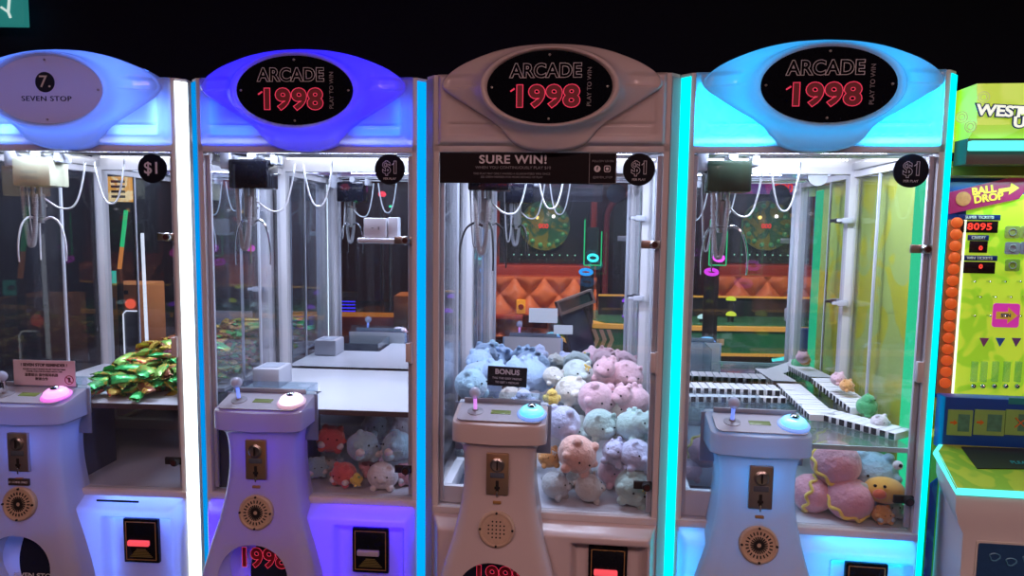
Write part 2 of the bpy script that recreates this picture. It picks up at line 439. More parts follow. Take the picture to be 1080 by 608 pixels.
    me.shade_smooth(); me.set_sharp_from_angle(angle=radians(35)); bpy.data.objects.remove(cut)
    g = MB()
    R = [(.112, -.150), (.116, -.155), (.121, -.151), (.122, -.14), (.112, -.13)]
    dsk = MB(); fl = sty['flap']
    arc = []
    if fl == 'full': arc = disc_pts(CX-.008, .298, .109, 48)
    else:
        k0 = 0
        for k in range(33):
            a = -pi*.5+pi*k/32; arc.append((CX-.008+.109*cos(a), .298+.109*sin(a)))
        for k in range(1, 12):
            t = k/12; arc.append((CX-.008-.028*sin(pi*t)-.0, .298+.109-.218*t))
    dsk.plate(arc, -.085, -.079); fo = dsk.obj('prize_flap', mat('dark_flap', (.015, .02, .05, 1), .25, vary=.1), con)
    if fl == 'seven': lettering('flap_lettering', 'SEVEN STOP', .022, mat('pale_print'), con, (CX+.01, -.0858, .258), sx=1.2)
    else:
        lettering('flap_lettering', '1998', .085, REDD, con, (CX+.005, -.0855, .345), offset=.002, sx=.95)
        lettering('flap_lettering', '1998', .085, REDP, con, (CX+.005, -.0862, .345), outline=.0008, offset=.003, sx=.95)
    if bon:
        c, _, pw = bon
        light(P, 'POINT', (CX, -.015, .70), pw*.17, c, radius=.02)
        light(P, 'POINT', (CX, -.0, .50), pw*.25, c, radius=.02)
        light(P, 'POINT', (CX-.06, -.01, .28), pw*.12, c, radius=.02)
    # control panel: sloped plate
    TH = math.atan(.24)
    PM = Matrix.Translation((CX, -.055, .8428)) @ Matrix.Rotation(TH, 4, 'X')
    g = MB(); g.prism(rrect(0, 0, .250, .105, .02), -.001, .0022, PM)
    g.obj('control_panel', mat('panel_film', (.48, .48, .54, 1), .3, vary=.04), con)
    def on(x, y, z=0): return PM @ Matrix.Translation((x-CX, y, z))
    MB().box(-.03, .03, -.011, .011, .002, .0042, .001, M=on(CX+.002, .0)).obj('display', LCD, con)
    bx = -.035
    g = MB(); g.lathe([(.044, .002), (.044, .006), (.040, .010), (.034, .010)]); g.bm.transform(on(bx, -.004)); g.obj('button_ring', CHROME if 0 else sty['ring'], con)
    g = MB(); g.lathe([(.036, .004), (.036, .013), (.033, .020), (.026, .025), (.018, .0275), (.013, .0275)]); g.bm.transform(on(bx, -.004)); g.obj('push_button', sty['button'], con)
    g = MB(); g.lathe([(.013, .027), (.013, .032), (.009, .036), (.003, .037)], n=20); g.bm.transform(on(bx, -.004)); g.obj('button_cap', CHROME, con)
    jx = -.205
    g = MB(); g.lathe([(.024, .002), (.024, .004), (.010, .0075), (.008, .012)], n=24); g.bm.transform(on(jx, .0)); g.obj('joystick_boot', GREYP, con)
    g = MB(); g.lathe([(.0055, .008), (.0055, .052)], n=14); g.bm.transform(on(jx, .0)); g.obj('joystick_shaft', sty['shaft'], con)
    g = MB(); g.sph((0, 0, .064), .0175, u=24, v=16); g.bm.transform(on(jx, .0)); g.obj('joystick_ball', sty['ball'], con)
    g = MB(); g.box(-.118, .118, .056, .062, .0, .016, .001, M=on(CX, 0)); g.obj('panel_rail', GREYP, con)
    ga = MB(); ga.box(CX-.14, CX+.14, .018, .022, .852, .888, .001)
    go = ga.obj('guard_plate', ACRYL, P)
    ga = MB(); ga.box(CX-.15, CX+.15, .0165, .0225, .70, .853, .002)
    go = ga.obj('console_back', mat('blue_grey_sheet', (.34, .44, .62, 1), .35, vary=.04), P)
    if 1:
        for sx_ in (-1, 1): MB().lathe([(.006, .0225), (.006, .027)], (CX+sx_*.12, 0, .835), 'Y', 14).obj('fixing_screw', STEEL, go)
    # coin mechanism
    yc = -.108
    cm = MB().box(CX-.033, CX+.033, yc-.004, yc+.008, .612, .737, .003).obj('coin_mechanism', sty['coin'], con)
    MB().lathe([(.021, -.004), (.021, -.008), (.016, -.011), (.006, -.009)], (CX, yc, .703), 'Y', 24).obj('coin_entry', STEEL, cm)
    MB().box(CX-.002, CX+.002, yc-.013, yc-.008, .690, .716).obj('coin_slit', BLACKM, cm)
    MB().box(CX-.021, CX+.021, yc-.007, yc-.003, .664, .680, .002).obj('price_window', mat('blue_grey_label', (.10, .13, .18, 1), .3, vary=.2, bscale=200), cm)
    g = MB(); g.box(CX-.0045, CX+.0045, yc-.0055, yc-.003, .622, .656, .001); g.box(CX-.008, CX+.008, yc-.006, yc-.003, .630, .638, .001); g.obj('return_lever', BLACKM, cm)
    MB().box(CX-.002, CX+.002, yc-.008, yc-.005, .606, .626, .0005).obj('lever_tip', CHROME, cm)
    g = MB(); g.box(CX-.012, CX+.012, -.113, -.107, .585, .593, .001); g.obj('small_label', mat('amber_print'), con)
    # speaker
    ys = -.118
    SM = Matrix.Translation((CX, ys, .510)) @ Matrix.Rotation(radians(-7), 4, 'X')
    g = MB(); g.lathe([(.054, .012), (.054, -.001), (.050, -.005), (.046, -.005), (.044, -.002), (.001, -.0025)], (0, 0, 0), 'Y', 40); g.bm.transform(SM); spk = g.obj('speaker_grille', TAN, con)
    g = MB()
    if sty['spk'] == 'dots':
        for i in range(-2, 3):
            for j in range(-2, 3):
                if i*i+j*j < 7: g.lathe([(.0026, -.0020), (.0026, -.0036)], (i*.0115, 0, j*.0115), 'Y', 8)
    else:
        for k in range(22):
            a = 2*pi*k/22; w = .0018
            for r0, r1 in ((.006, .024), (.029, .038)):
                M = Matrix.Rotation(a, 4, 'Y'); g.box(r0, r1, -.0036, -.0020, -w, w, M=M)
    g.bm.transform(SM); g.obj('speaker_holes', BLACKM, spk)
    g = MB()
    for k in range(4):
        a = pi/2*k; g.lathe([(.0035, -.004), (.0035, -.008)], (.048*cos(a), 0, .048*sin(a)), 'Y', 10)
    g.bm.transform(SM); g.obj('speaker_screw', BLACKM, spk)
    # ---- interior: ceiling lamp
    MB().box(-.315, .315, .605, .625, 1.672, 1.690, .003).obj('lamp_tube', TUBEW, P)
    g = MB()
    for k in range(50): g.box(-.31+k*.0125, -.304+k*.0125, .600, .6045, 1.658, 1.664)
    g.obj('lamp_diodes', TUBEW, P)
    light(P, 'AREA', (0, .065, 1.66), sty['inner']*1.3, (.68, .77, 1), (.5, .03), (radians(18), 0, 0))
    light(P, 'AREA', (0, .30, 1.69), sty['inner']*3.2, (.68, .77, 1), (.5, .06), (0, 0, 0))
    # ---- gantry
    cx, cyy = sty['claw']
    g = MB()
    for s in (-1, 1): g.box(s*.335, s*.350, .05, .63, 1.625, 1.650); 
    g.cyl((-.34, cyy-.025, 1.625), (.34, cyy-.025, 1.625), .006, 12); g.cyl((-.34, cyy+.025, 1.625), (.34, cyy+.025, 1.625), .006, 12)
    g.obj('gantry_rail', CHROME, P)
    car = MB().box(cx-.055, cx+.075, cyy-.045, cyy+.045, 1.512, 1.606, .006).obj('carriage', sty['carriage'], P)
    g = MB(); g.box(cx-.085, cx-.052, cyy-.04, cyy+.04, 1.575, 1.64, .004); g.box(cx+.078, cx+.10, cyy-.03, cyy+.03, 1.59, 1.64, .006); g.cyl((cx+.02, cyy-.04, 1.618), (cx+.02, cyy+.04, 1.618), .013, 16)
    g.obj('motor', WHITE_IN, car)
    # claw
    zc = 1.44
    cl = MB(); cl.cyl((cx, cyy, 1.535), (cx, cyy, zc+.045), .004, 10)
    cl.lathe([(.008, .05), (.017, .045), (.017, -.03), (.012, -.034), (.012, -.05)], (cx, cyy, zc), 'Z', 24)
    cl.lathe([(.022, -.005), (.022, .004)], (cx, cyy, zc+.01), 'Z', 24)
    cl.cyl((cx-.013, cyy-.012, 1.535), (cx-.013, cyy-.012, zc-.02), .006, 10); cl.cyl((cx+.013, cyy-.012, 1.535), (cx+.013, cyy-.012, zc-.02), .006, 10)
    clo = cl.obj('claw', STEEL, P)
    for k in range(3):
        a = 2*pi*k/3+sty['ca']; dx, dy = cos(a), sin(a)
        o_ = sty['open']
        pts = [(cx+dx*r*o_, cyy+dy*r*o_, zc+h) for r, h in catmull([(.014, -.040), (.045, -.030), (.078, -.050), (.096, -.095), (.102, -.140), (.100, -.178)], 4)]
        m = len(pts); MB().tube(pts, .004, 8, rs=[.0045-.0022*i/m for i in range(m)]).obj('prong', sty['prong'], clo)
    # hoses
    zt = 1.535
    def hose(name, P0, P1, zb, r, m, coil=0, par=None, yy=0):
        pts = []; N = 26 if not coil else 130
        for i in range(N+1):
            t = i/N; x = P0[0]+(P1[0]-P0[0])*t; y = P0[1]+(P1[1]-P0[1])*t
            zz = (P0[2]*(1-t)+P1[2]*t); d = zz-zb
            z = zz - d*(1-abs(2*t-1)**2.6)
            pts.append(Vector((x, y, z)))
        g = MB(); g.tube(pts, r, 9)
        if coil:
            for i in range(2, N-1, 2):
                t = (pts[i+1]-pts[i-1]).normalized(); u = t.orthogonal().normalized(); w = t.cross(u)
                ring = [pts[i]+(u*cos(2*pi*k/10)+w*sin(2*pi*k/10))*r*1.18 for k in range(11)]
                g.tube(ring, r*.22, 5)
        return g.obj(name, m, par or P)
    hose('hose', (cx-.035, cyy-.03, zt), (cx+.012, cyy-.03, zt-.05), 1.315, .0062, HOSE, 1, clo)
    hose('hose', (cx-.06, cyy+.02, zt+.06), (cx-.02, cyy+.02, zt), 1.33, .003, HOSE, 0, clo)
    hose('cable', (cx+.012, cyy, zt-.06), (cx+.13, cyy+.05, 1.60), 1.44, .0032, CABLEW, 0, clo)
    hose('cable', (cx+.155, cyy+.06, 1.60), (cx+.25, cyy+.08, 1.62), 1.46, .003, CABLEW, 0, clo)
    return hd, con

# styles --------------------------------------------------------------
def strip(name, c, s): return emit(name, c, s)
st_w = strip('strip_white', (.80, .95, 1, 1), 3.2)
st_az = strip('strip_azure', (.0, .36, 1, 1), 1.25)
st_cy = strip('strip_cyan', (.0, .92, .95, 1), 1.5)
st_az2 = strip('strip_azure_dim', (.0, .34, .95, 1), .85)
st_off = shell('strip_unlit', (.55, .60, .68, 1), .3)
def lit(name, c=None, s=0, base=(.6, .6, .7, 1)):
    return MATS[name] if name in MATS else mat(name, base, .15, emis=c, es=s, coat=.5, vary=.02)
BALL = mat('clear_ball', (.62, .70, .85, 1), .06, coat=.6, alpha=.75, vary=.02)
def style(**k):
    d = dict(strip=(st_off, st_off), head=None, body=None, slot=None, flap='half', spk='rays', coin=BRASS, ring=lit('ring_dim', (.2, .3, .5, 1), .2),
             button=lit('button_grey', (.3, .3, .4, 1), .3), shaft=CHROME, ball=BALL, inner=2.2, claw=(-.235, .12), ca=.3, open=.8, carriage=BLACK, prong=CHROME, sign='arcade')
    d.update(k); return d
RED_SLOT = lit('slot_red', (1, .09, .12, 1), .9, (.5, .05, .06, 1)); WHITE_SLOT = mat('slot_grey', (.55, .52, .6, 1), .3, vary=.05)
def root(i, label, grp='claw machines in the front row'):
    x, y, a = MACH[i]; return empty('claw_machine', label, 'claw machine', (x, y, 0), a, grp)
R1 = root(1, 'claw machine under the white oval sign with a navy 7 disc, cut off at left')
R2 = root(2, 'claw machine with the deep blue lit header and a white empty shelf')
R3 = root(3, 'unlit pinkish claw machine with the SURE WIN banner and a tall heap of plush toys')
R4 = root(4, 'claw machine with the cyan lit header and rows of white packs on its shelf')
hd1, con1 = machine(1, R1, style(strip=(st_w, st_w), head=((.07, .20, 1), 1.1, .22), body=((.08, .20, 1), 1.6, 2.0), slot=RED_SLOT, flap='seven', sign='seven', coin=mat('pale_brass', (.5, .45, .45, 1), .3, .8, vary=.05),
    button=lit('button_pink', (1, .35, .85, 1), 1.3), ring=lit('ring_pink', (.9, .1, .8, 1), .9), claw=(-.20, .12), ca=.2, open=.75,
    carriage=mat('yellow_white_plate', (.62, .62, .42, 1), .3, vary=.05), prong=CABLEW, inner=2.2))
hd2, con2 = machine(2, R2, style(strip=(st_az2, st_az), head=((.004, .0, 1), 1.5, .11), body=((.03, .006, 1), 1.7, 1.5), slot=WHITE_SLOT,
    button=lit('button_white', (1, .75, .9, 1), 1.6), ring=lit('ring_rose', (.9, .45, .6, 1), .5), shaft=lit('shaft_blue', (.05, .2, 1, 1), 1.0), claw=(-.235, .12), ca=.0, open=.6, inner=2.2))
hd3, con3 = machine(3, R3, style(slot=RED_SLOT, flap='full', spk='dots', button=lit('button_cyan', (.0, .75, .85, 1), 1.0), ring=lit('ring_blue', (.0, .25, .9, 1), .8),
    shaft=lit('shaft_magenta', (.8, .2, 1, 1), .8), claw=(-.205, .14), ca=.9, open=.9, prong=RUBBER, carriage=BLACK, inner=2.6))
hd4, con4 = machine(4, R4, style(strip=(st_cy, st_cy), head=((.0, .40, 1), .85, 1.5), body=((.0, .34, 1), 1.7, 2.6), slot=WHITE_SLOT, coin=mat('dull_steel', (.4, .38, .35, 1), .35, .8, vary=.05),
    button=lit('button_blue', (.05, .55, 1, 1), 1.3), ring=lit('ring_blue'), shaft=lit('shaft_blue'), claw=(-.225, .12), ca=-.4, open=.8, carriage=mat('green_black_plate', (.03, .05, .03, 1), .2, vary=.2), inner=3.0))
# ------------------------------------------------------------------ front row fittings
def board(r, z, m, hole=True, clear=False):
    g = MB(); t = .012
    hx0, hx1, hy0, hy1 = -.33, -.055, .03, .26
    g.box(-.352, .352, hy1, .628, z-t, z); g.box(hx1, .328, .030, hy1, z-t, z)
    return g.obj('playfield', m, r)
board(R1, .80, BOARD); board(R2, .80, BOARD)
b4 = board(R4, .765, glass('shelf_acrylic', (.86, .93, .92, 1), 1.45, .08, (.6, .75, .75, 1)))
MB().box(-.055, .328, .026, .031, .752, .766).obj('shelf_edge', mat('pale_edge', (.45, .62, .62, 1), .3, vary=.05), R4)
for r in (R1, R2):
    MB().box(-.055, .330, .024, .029, .784, .8005).obj('shelf_edge', mat('brown_edge', (.10, .07, .07, 1), .5, vary=.1), r)
# storage floors and prize chutes
for r in (R1, R2, R3, R4):
    MB().box(-.345, .345, .03, .63, .505, .520).obj('storage_floor', WHITE_IN, r)
def chute(r, z0, z1, m, x0=-.325, x1=-.065, y0=.032, y1=.25):
    g = MB(); t = .004
    g.box(x0, x1, y0, y0+t, z0, z1); g.box(x0, x1, y1-t, y1, z0, z1); g.box(x0, x0+t, y0+t, y1-t, z0, z1); g.box(x1-t, x1, y0+t, y1-t, z0, z1)
    return g.obj('prize_chute', m, r)
for r in (R1, R2):
    chute(r, .795, .835, ACRYL)
    g = MB(); x0, x1, y0, y1, t = -.325, -.060, .034, .255, .004
    for q in ((x0, x1, y0, y0+t), (x0, x1, y1-t, y1), (x0, x0+t, y0+t, y1-t), (x1-t, x1, y0+t, y1-t)): g.box(q[0], q[1], q[2], q[3], .522, .794)
    g.obj('chute_shaft', mat('navy_shade', (.05, .06, .10, 1), .5, vary=.1), r)
chute(R4, .60, .86, ACRYL)
# white rims of the chute mouths low in the cabinets
for r in (R3, R4):
    g = MB(); x0, x1, y0, y1 = -.328, -.09, .03, .30
    for q in ((x0, x1, y0, y0+.022), (x0, x1, y1-.03, y1), (x0, x0+.03, y0+.022, y1-.03), (x1-.03, x1, y0+.022, y1-.03)):
        g.box(q[0], q[1], q[2], q[3], .5205, .60 if r is R4 else .575, .003)
    g.obj('chute_rim', BOARD, r)
    MB().box(x0+.031, x1-.031, y0+.023, y1-.031, .5205, .524).obj('chute_mouth', mat('navy_shade', (.05, .06, .10, 1), .5, vary=.1), r)
MB().box(-.322, -.22, .28, .40, .8005, .872, .006).obj('corner_box', WHITE_IN, R2)
g = MB(); g.box(-.305, -.235, .30, .38, .8722, .874); g.obj('box_inset', mat('pale_inset', (.55, .6, .7, 1), .2, vary=.05), R2)

# stickers ------------------------------------------------------------
def price(r, seven=False):
    if seven:
        s = MB().plate(disc_pts(.267, 1.566, .0455), .0, .006).obj('price_sticker', STICK, r)
        lettering('price_lettering', '$1', .052, PRINTG, s, (.267, -.0006, 1.566), offset=.0006)
    else:
        s = MB().plate(disc_pts(.262, 1.570, .0465), .0, .006).obj('price_sticker', STICK, r)
        lettering('price_lettering', '$', .052, PRINTG, s, (.252, -.0006, 1.574), outline=.0009, offset=.0012, sx=.95)
        lettering('price_lettering', '1', .052, PRINTG, s, (.279, -.0006, 1.574), outline=.0009, offset=.0012, sx=.95)
        lettering('small_lettering', 'PER PLAY', .0095, PRINTG, s, (.262, -.0003, 1.541), depth=.0003)
        MB().tube([(.2690, -.001, 1.583), (.2765, -.001, 1.590)], .0013, 6).obj('price_serif', PRINTG, s)
price(R1, True); price(R2); price(R3); price(R4)
bn = MB().box(-.329, .197, .001, .006, 1.528, 1.6185).obj('banner', mat('banner_black', (.009, .007, .011, 1), .5, vary=.1, spec=.15), R3)
lettering('title_lettering', 'SURE WIN!', .034, PRINTG, bn, (-.108, -.0002, 1.597), offset=.0008, sx=1.15, space=1.08)
lettering('subtitle_lettering', 'WHEN YOU CONTINUOUSLY PLAY $10', .0115, PRINTD, bn, (-.108, .0002, 1.574), sx=1.1)
lettering('fine_lettering', 'THIS PLAY MAY ONLY AWARD A GUARANTEED WIN ONCE', .0085, PRINTD, bn, (-.112, .0002, 1.556))
lettering('fine_lettering', 'SEE CREW MEMBER FOR MORE DETAILS OF PLAY', .0085, PRINTD, bn, (-.112, .0002, 1.546))
g = MB(); g.box(.117, .1185, .0002, .0012, 1.529, 1.6175); g.box(.117, .196, .0002, .0012, 1.5285, 1.530); g.box(.1945, .196, .0002, .0012, 1.529, 1.6175); g.box(.117, .196, .0002, .0012, 1.6165, 1.618); g.obj('banner_rule', PRINTD, bn)
lettering('small_lettering', 'FOLLOW US ON', .0085, PRINTD, bn, (.157, .0002, 1.594))
MB().plate(disc_pts(.141, 1.572, .0095, 20), .0, .001).obj('round_icon', PRINTG, bn)
lettering('icon_lettering', 'f', .016, STICK, bn, (.141, -.0006, 1.572), offset=.0005, depth=.0004)
g = MB(); g.plate(rrect(.170, 1.572, .019, .019, .005), .0, .001); g.obj('square_icon', PRINTG, bn)
g = MB(); g.plate(rrect(.170, 1.572, .0145, .0145, .0035), -.0006, .0); g.obj('icon_inner', STICK, bn)
MB().lathe([(.0045, -.0006), (.0045, -.001)], (.170, 0, 1.572), 'Y', 16).obj('icon_dot', PRINTG, bn)
lettering('small_lettering', '@SEVEN_STOP', .0085, PRINTD, bn, (.157, .0002, 1.547))
# BONUS card stands behind the console inside machine 3
bc = MB().box(-.0615, .0615, -.0015, .0015, -.031, .031, .001).obj('bonus_card', STICK, None)
x, y, a = MACH[3]
B3 = Matrix.Translation((x, y, 0)) @ Matrix.Rotation(a, 4, 'Z')
bc.matrix_world = B3 @ Matrix.Translation((-.120, .030, .935)) @ Matrix.Rotation(.03, 4, 'Y')
g = tag(bc, 'small black BONUS card on the glass above the joystick of the plush machine', 'sign')
lettering('card_lettering', 'BONUS', .022, PRINTG, bc, (0, -.0022, .014), offset=.0006, sx=1.05)
lettering('card_lettering', 'TAG THE GREY FRIEND', .0088, PRINTG, bc, (0, -.0018, -.006)); lettering('card_lettering', 'TO GET 1 MEDIUM', .0088, PRINTG, bc, (0, -.0018, -.019))
# pink notice in machine 1
x, y, a = MACH[1]; B1 = Matrix.Translation((x, y, 0)) @ Matrix.Rotation(a, 4, 'Z')
p0 = loc(1, 16, 379, yl=.004); p1 = loc(1, 82, 407, yl=.004)
w, h = (p1.x-p0.x)/2, (p0.z-p1.z)/2
nc = MB().box(-w, w, -.001, .001, -h, h).obj('notice_card', mat('pink_paper', (.72, .60, .66, 1), .6, vary=.03), None)
nc.matrix_world = B1 @ Matrix.Translation(((p0.x+p1.x)/2, -.004, (p0.z+p1.z)/2))
tag(nc, 'pale pink rectangular notice card on the glass of the leftmost machine', 'notice')
DARKP = mat('dark_ink', (.08, .05, .06, 1), .6, vary=.1)
lettering('notice_heading', '! SEVEN STOP REMINDER !', .0135, DARKP, nc, (0, -.0015, h*.62), offset=.0003)
lettering('notice_text', 'PLEASE DO NOT SHAKE OR HIT THE MACHINE', .0068, DARKP, nc, (0, -.0014, h*.28)); lettering('notice_text', 'THANK YOU FOR PLAYING WITH CARE', .0068, DARKP, nc, (0, -.0014, h*.10))
lettering('notice_text', '温馨提示 请勿摇晃机器', .011, DARKP, nc, (-.01, -.0014, -h*.18)); lettering('notice_text', '谢谢合作', .011, DARKP, nc, (-.01, -.0014, -h*.5))
g = MB(); N = 30
g.tube([(w*.80+.014*cos(2*pi*k/N), -.002, -h*.52+.014*sin(2*pi*k/N)) for k in range(N+1)], .0012, 6); g.tube([(w*.80-.010, -.002, -h*.52+.010), (w*.80+.010, -.002, -h*.52-.010)], .0012, 6); g.obj('ban_ring', mat('dark_red_ink', (.3, .02, .05, 1), .5, vary=.1), nc)
MB().box(w*.80-.004, w*.80+.004, -.0016, -.001, -h*.52-.008, -h*.52+.008).obj('ban_figure', DARKP, nc)
# small label strips on machine 1
MB().box(-.165, -.098, -.1135, -.106, .568, .590, .001).obj('coin_label', mat('dark_label', (.06, .045, .04, 1), .4, vary=.3, bscale=150), con1)
lettering('coin_label_lettering', '$1 COINS ONLY', .0085, PRINTG, con1, (-.1315, -.1140, .579))
MB().box(.06, .20, -.030, -.026, .4885, .494).obj('ledge_label', STICK, R1)

# white rack with two boxes hanging in machine 2's neighbour claw
def place(m, x, y, z, rz=0):
    X, Y, a = MACH[m]; return Matrix.Translation((X, Y, 0)) @ Matrix.Rotation(a, 4, 'Z') @ Matrix.Translation((x, y, z)) @ Matrix.Rotation(rz, 4, 'Z')
def top(name, label, cat, M, group=None):
    o = bpy.data.objects.new(name, None); COL.objects.link(o); o.matrix_world = M; o.empty_display_size = .03; tag(o, label, cat, group); return o
q = loc(2, 403, 253, yl=.10)
rk = top('prize_rack', 'white bracket tray holding two white boxes near the blue machine lock', 'tray', place(2, q.x, .10, q.z))
MB().box(-.074, .074, -.035, .045, -.012, .006, .006, seg=3).obj('tray', BOARD, rk)
MB().box(.072, .086, .0, .03, -.008, .004, .002).obj('arm', BOARD, rk)
g = MB(); g.box(-.056, .018, -.02, .03, .0065, .070, .004); g.obj('box', BOARD, rk)
g = MB(); g.box(.022, .055, -.012, .03, .0065, .073, .004); g.obj('box', BOARD, rk)
g = MB(); g.box(-.030, -.022, -.0212, -.0205, .036, .039); g.box(-.008, -.003, -.0212, -.0205, .032, .042); g.obj('box_marking', GREYP, rk)

for u0, v0, u1, v1 in ((558, 325, 588, 341), (584, 343, 604, 353)):
    a_, b_ = loc(3, u0, v0, yl=.648), loc(3, u1, v1, yl=.648)
    MB().box(a_.x, b_.x, .646, .6488, b_.z, a_.z).obj('paper_note', mat('pale_paper', (.45, .48, .50, 1), .6, vary=.05), R3)
# round white discs on the back glass, the blue machine's painting a mirrored sticker
for m, u, v, r in ((4, 863, 186, .036), (2, 326, 174, .032)):
    p = loc(m, u, v, yl=.640)
    o = MB().plate(disc_pts(p.x, p.z, r), .642, .6465).obj('round_disc', mat('white_disc', (.62, .66, .68, 1), .5, vary=.03), {4: R4, 2: R2}[m])

# ------------------------------------------------------------------ snack packets in machine 1
def packet_mesh(k):
    g = MB(); bm = g.bm; L, W, H = .105, .036, .017; nx, ny = 18, 8
    rnd = random.Random(k); tw = rnd.uniform(-.6, .6); bend = rnd.uniform(-.010, .012)
    for sgn in (1, -1):
        V = []
        for i in range(nx+1):
            t = -1+2*i/nx; row = []
            e = max(0, 1-abs(t/.84)**6) if abs(t) < .84 else 0
            for j in range(ny+1):
                s_ = -1+2*j/ny
                wd = W/2*(.82+.18*e) * (1+.06*sin(i*1.7+k))
                z = sgn*H/2*e*(1-s_*s_)**.6 + (.0022*sin(j*2.6) if abs(t) > .84 else .0016*sin(i*2.3+j*1.9+k))
                y = wd*s_; a = tw*t
                row.append(bm.verts.new((L/2*t, y*cos(a)-z*sin(a), y*sin(a)+z*cos(a)+bend*(1-t*t))))
            V.append(row)
        for i in range(nx):
            for j in range(ny): bm.faces.new((V[i][j], V[i+1][j], V[i+1][j+1], V[i][j+1]))
    return g
def wrapmat(name, c1, c2, c3):
    m = bpy.data.materials.new(name); m.use_nodes = True; nt = m.node_tree; p = nt.nodes['Principled BSDF']
    p.inputs['Metallic'].default_value = .35; p.inputs['Roughness'].default_value = .25
    tc = nt.nodes.new('ShaderNodeTexCoord'); mp = nt.nodes.new('ShaderNodeMapping'); mp.inputs['Scale'].default_value = (22, 26, 26)
    n = nt.nodes.new('ShaderNodeTexNoise'); n.inputs['Scale'].default_value = 1.6; n.inputs['Detail'].default_value = 2
    r = nt.nodes.new('ShaderNodeValToRGB'); r.color_ramp.interpolation = 'CONSTANT'; e = r.color_ramp.elements
    e[0].color = c1; e[0].position = 0; e[1].color = c2; e[1].position = .52; e3 = e.new(.62); e3.color = c3
    L = nt.links.new; L(tc.outputs['Object'], mp.inputs[0]); L(mp.outputs[0], n.inputs[0]); L(n.outputs[0], r.inputs[0]); L(r.outputs[0], p.inputs['Base Color']); return m
GR = (.03, .42, .09, 1); GD = (.72, .50, .08, 1); RD = (.50, .06, .04, 1); LG = (.30, .62, .12, 1); CR = (.75, .66, .42, 1); BR = (.28, .09, .04, 1)
WR = [wrapmat('wrapper_green', GR, LG, GD), wrapmat('wrapper_gold', GD, RD, GR), wrapmat('wrapper_brown', BR, GD, RD), wrapmat('wrapper_lime', LG, GD, GR)]
WLAB = [('green foil snack packet in the heap behind the leftmost machine glass', 'green snack packets'), ('gold and red foil snack packet in the heap behind the leftmost machine glass', 'gold snack packets'),
        ('brown foil snack packet in the heap behind the leftmost machine glass', 'brown snack packets'), ('lime green foil snack packet in the heap behind the leftmost machine glass', 'lime snack packets')]
PM_ = []
for k in range(6):
    o = packet_mesh(k).obj('snack_packet', WR[0], None, smooth=60, weld=True); PM_.append(o.data); bpy.data.objects.remove(o)
def heap(x, y):
    return (.05+.07*ss(.06, .36, y))*ss(-.14, .02, x)*ss(.02, .09, y)*ss(.70, .63, y) + .055*ss(.12, .28, x)*ss(.25, .4, y) + .03*ss(.05, .3, x)*ss(.02, .06, y)
rnd = random.Random(3); cnt = 0
for layer in range(9):
    for i in range(42):
        x = rnd.uniform(-.06, .30); y = rnd.uniform(.075, .60)
        hh = heap(x, y); z = .012+layer*.017
        if z > hh+.012: continue
        k = rnd.randrange(6); w_ = rnd.choices(range(4), (4, 3, 2, 3))[0]
        if y > .38 and x < .2: w_ = rnd.choice((1, 2, 1))
        o = bpy.data.objects.new('snack_packet', PM_[k]); COL.objects.link(o)
        o.material_slots[0].link = 'OBJECT'; o.material_slots[0].material = WR[w_]
        o.matrix_world = place(1, x, y, .80+z) @ Euler((rnd.uniform(-.5, .5), rnd.uniform(-.3, .3), rnd.uniform(0, pi))).to_matrix().to_4x4() @ Matrix.Scale(rnd.uniform(.92, 1.15), 4)
        tag(o, WLAB[w_][0], 'snack packet', WLAB[w_][1]); cnt += 1
print('packets', cnt)

# ------------------------------------------------------------------ white packs in machine 4
WP = mat('white_pack_card', (.82, .83, .84, 1), .45, vary=.03, bscale=40); BP = mat('pack_black_end', (.015, .015, .018, 1), .4, vary=.1)
g = MB(); g.box(-.0127, .0127, -.045, .045, -.0117, .0117, .0015, seg=1)
o = g.obj('white_pack', WP, None); pk = o.data; bpy.data.objects.remove(o)
g = MB(); g.box(-.0084, .0084, -.0458, -.0450, -.0100, .0100)
g.box(-.0084, .0084, .0450, .0458, -.0100, .0100)
o = g.obj('end_label', BP, None); pe = o.data; bpy.data.objects.remove(o)
npk = 0
def packrow(P0, P1, z, n, lab, grp, yaw=0, tilt=0, P2=None, roll=0):
    n = max(2, int((Vector(P1)-Vector(P0)).length/.0266)+1)
    global npk
    P0, P1 = Vector(P0), Vector(P1)
    for i in range(n):
        t = i/max(1, n-1)
        if P2 is None: p = P0.lerp(P1, t); d = P1-P0
        else:
            P2v = Vector(P2); p = P0*(1-t)**2+P1*2*t*(1-t)+P2v*t*t; d = (P1-P0)*(1-t)+(P2v-P1)*t
        a = atan2(d.y, d.x)
        zz = z if not hasattr(z, '__len__') else z[0]+(z[1]-z[0])*t
        j = random.Random(npk)
        o = bpy.data.objects.new('white_pack', pk); COL.objects.link(o)
        o.matrix_world = place(4, p.x, p.y+j.uniform(-.002, .002), zz) @ Matrix.Rotation(a+yaw+j.uniform(-.03, .03), 4, 'Z') @ Matrix.Rotation(tilt, 4, 'X') @ Matrix.Rotation(roll, 4, 'Y')
        c = bpy.data.objects.new('end_label', pe); COL.objects.link(c); c.parent = o
        tag(o, lab, 'pack', grp); npk += 1
ZB = .765
def g4(u, v, z): p = loc(4, u, v, z=z); return (p.x, p.y)
def rowpx(u0, v0, u1, v1, lev, n, lab, grp, **k):
    z = ZB+.0120+lev*.0238
    a, b = g4(u0, v0, z), g4(u1, v1, z)
    # the measured line is the front end face: move back half a pack
    A, B = Vector(a), Vector(b); d = (B-A).normalized(); nrm = Vector((-d.y, d.x))*.045
    packrow(A+nrm, B+nrm, z, n, lab, grp, **k)
L1 = 'white pack with black ends in the front row along the glass shelf'
rowpx(700, 421, 826, 423, 0, 17, 'white pack with black ends low in the frontmost left row', 'packs in the frontmost left row')
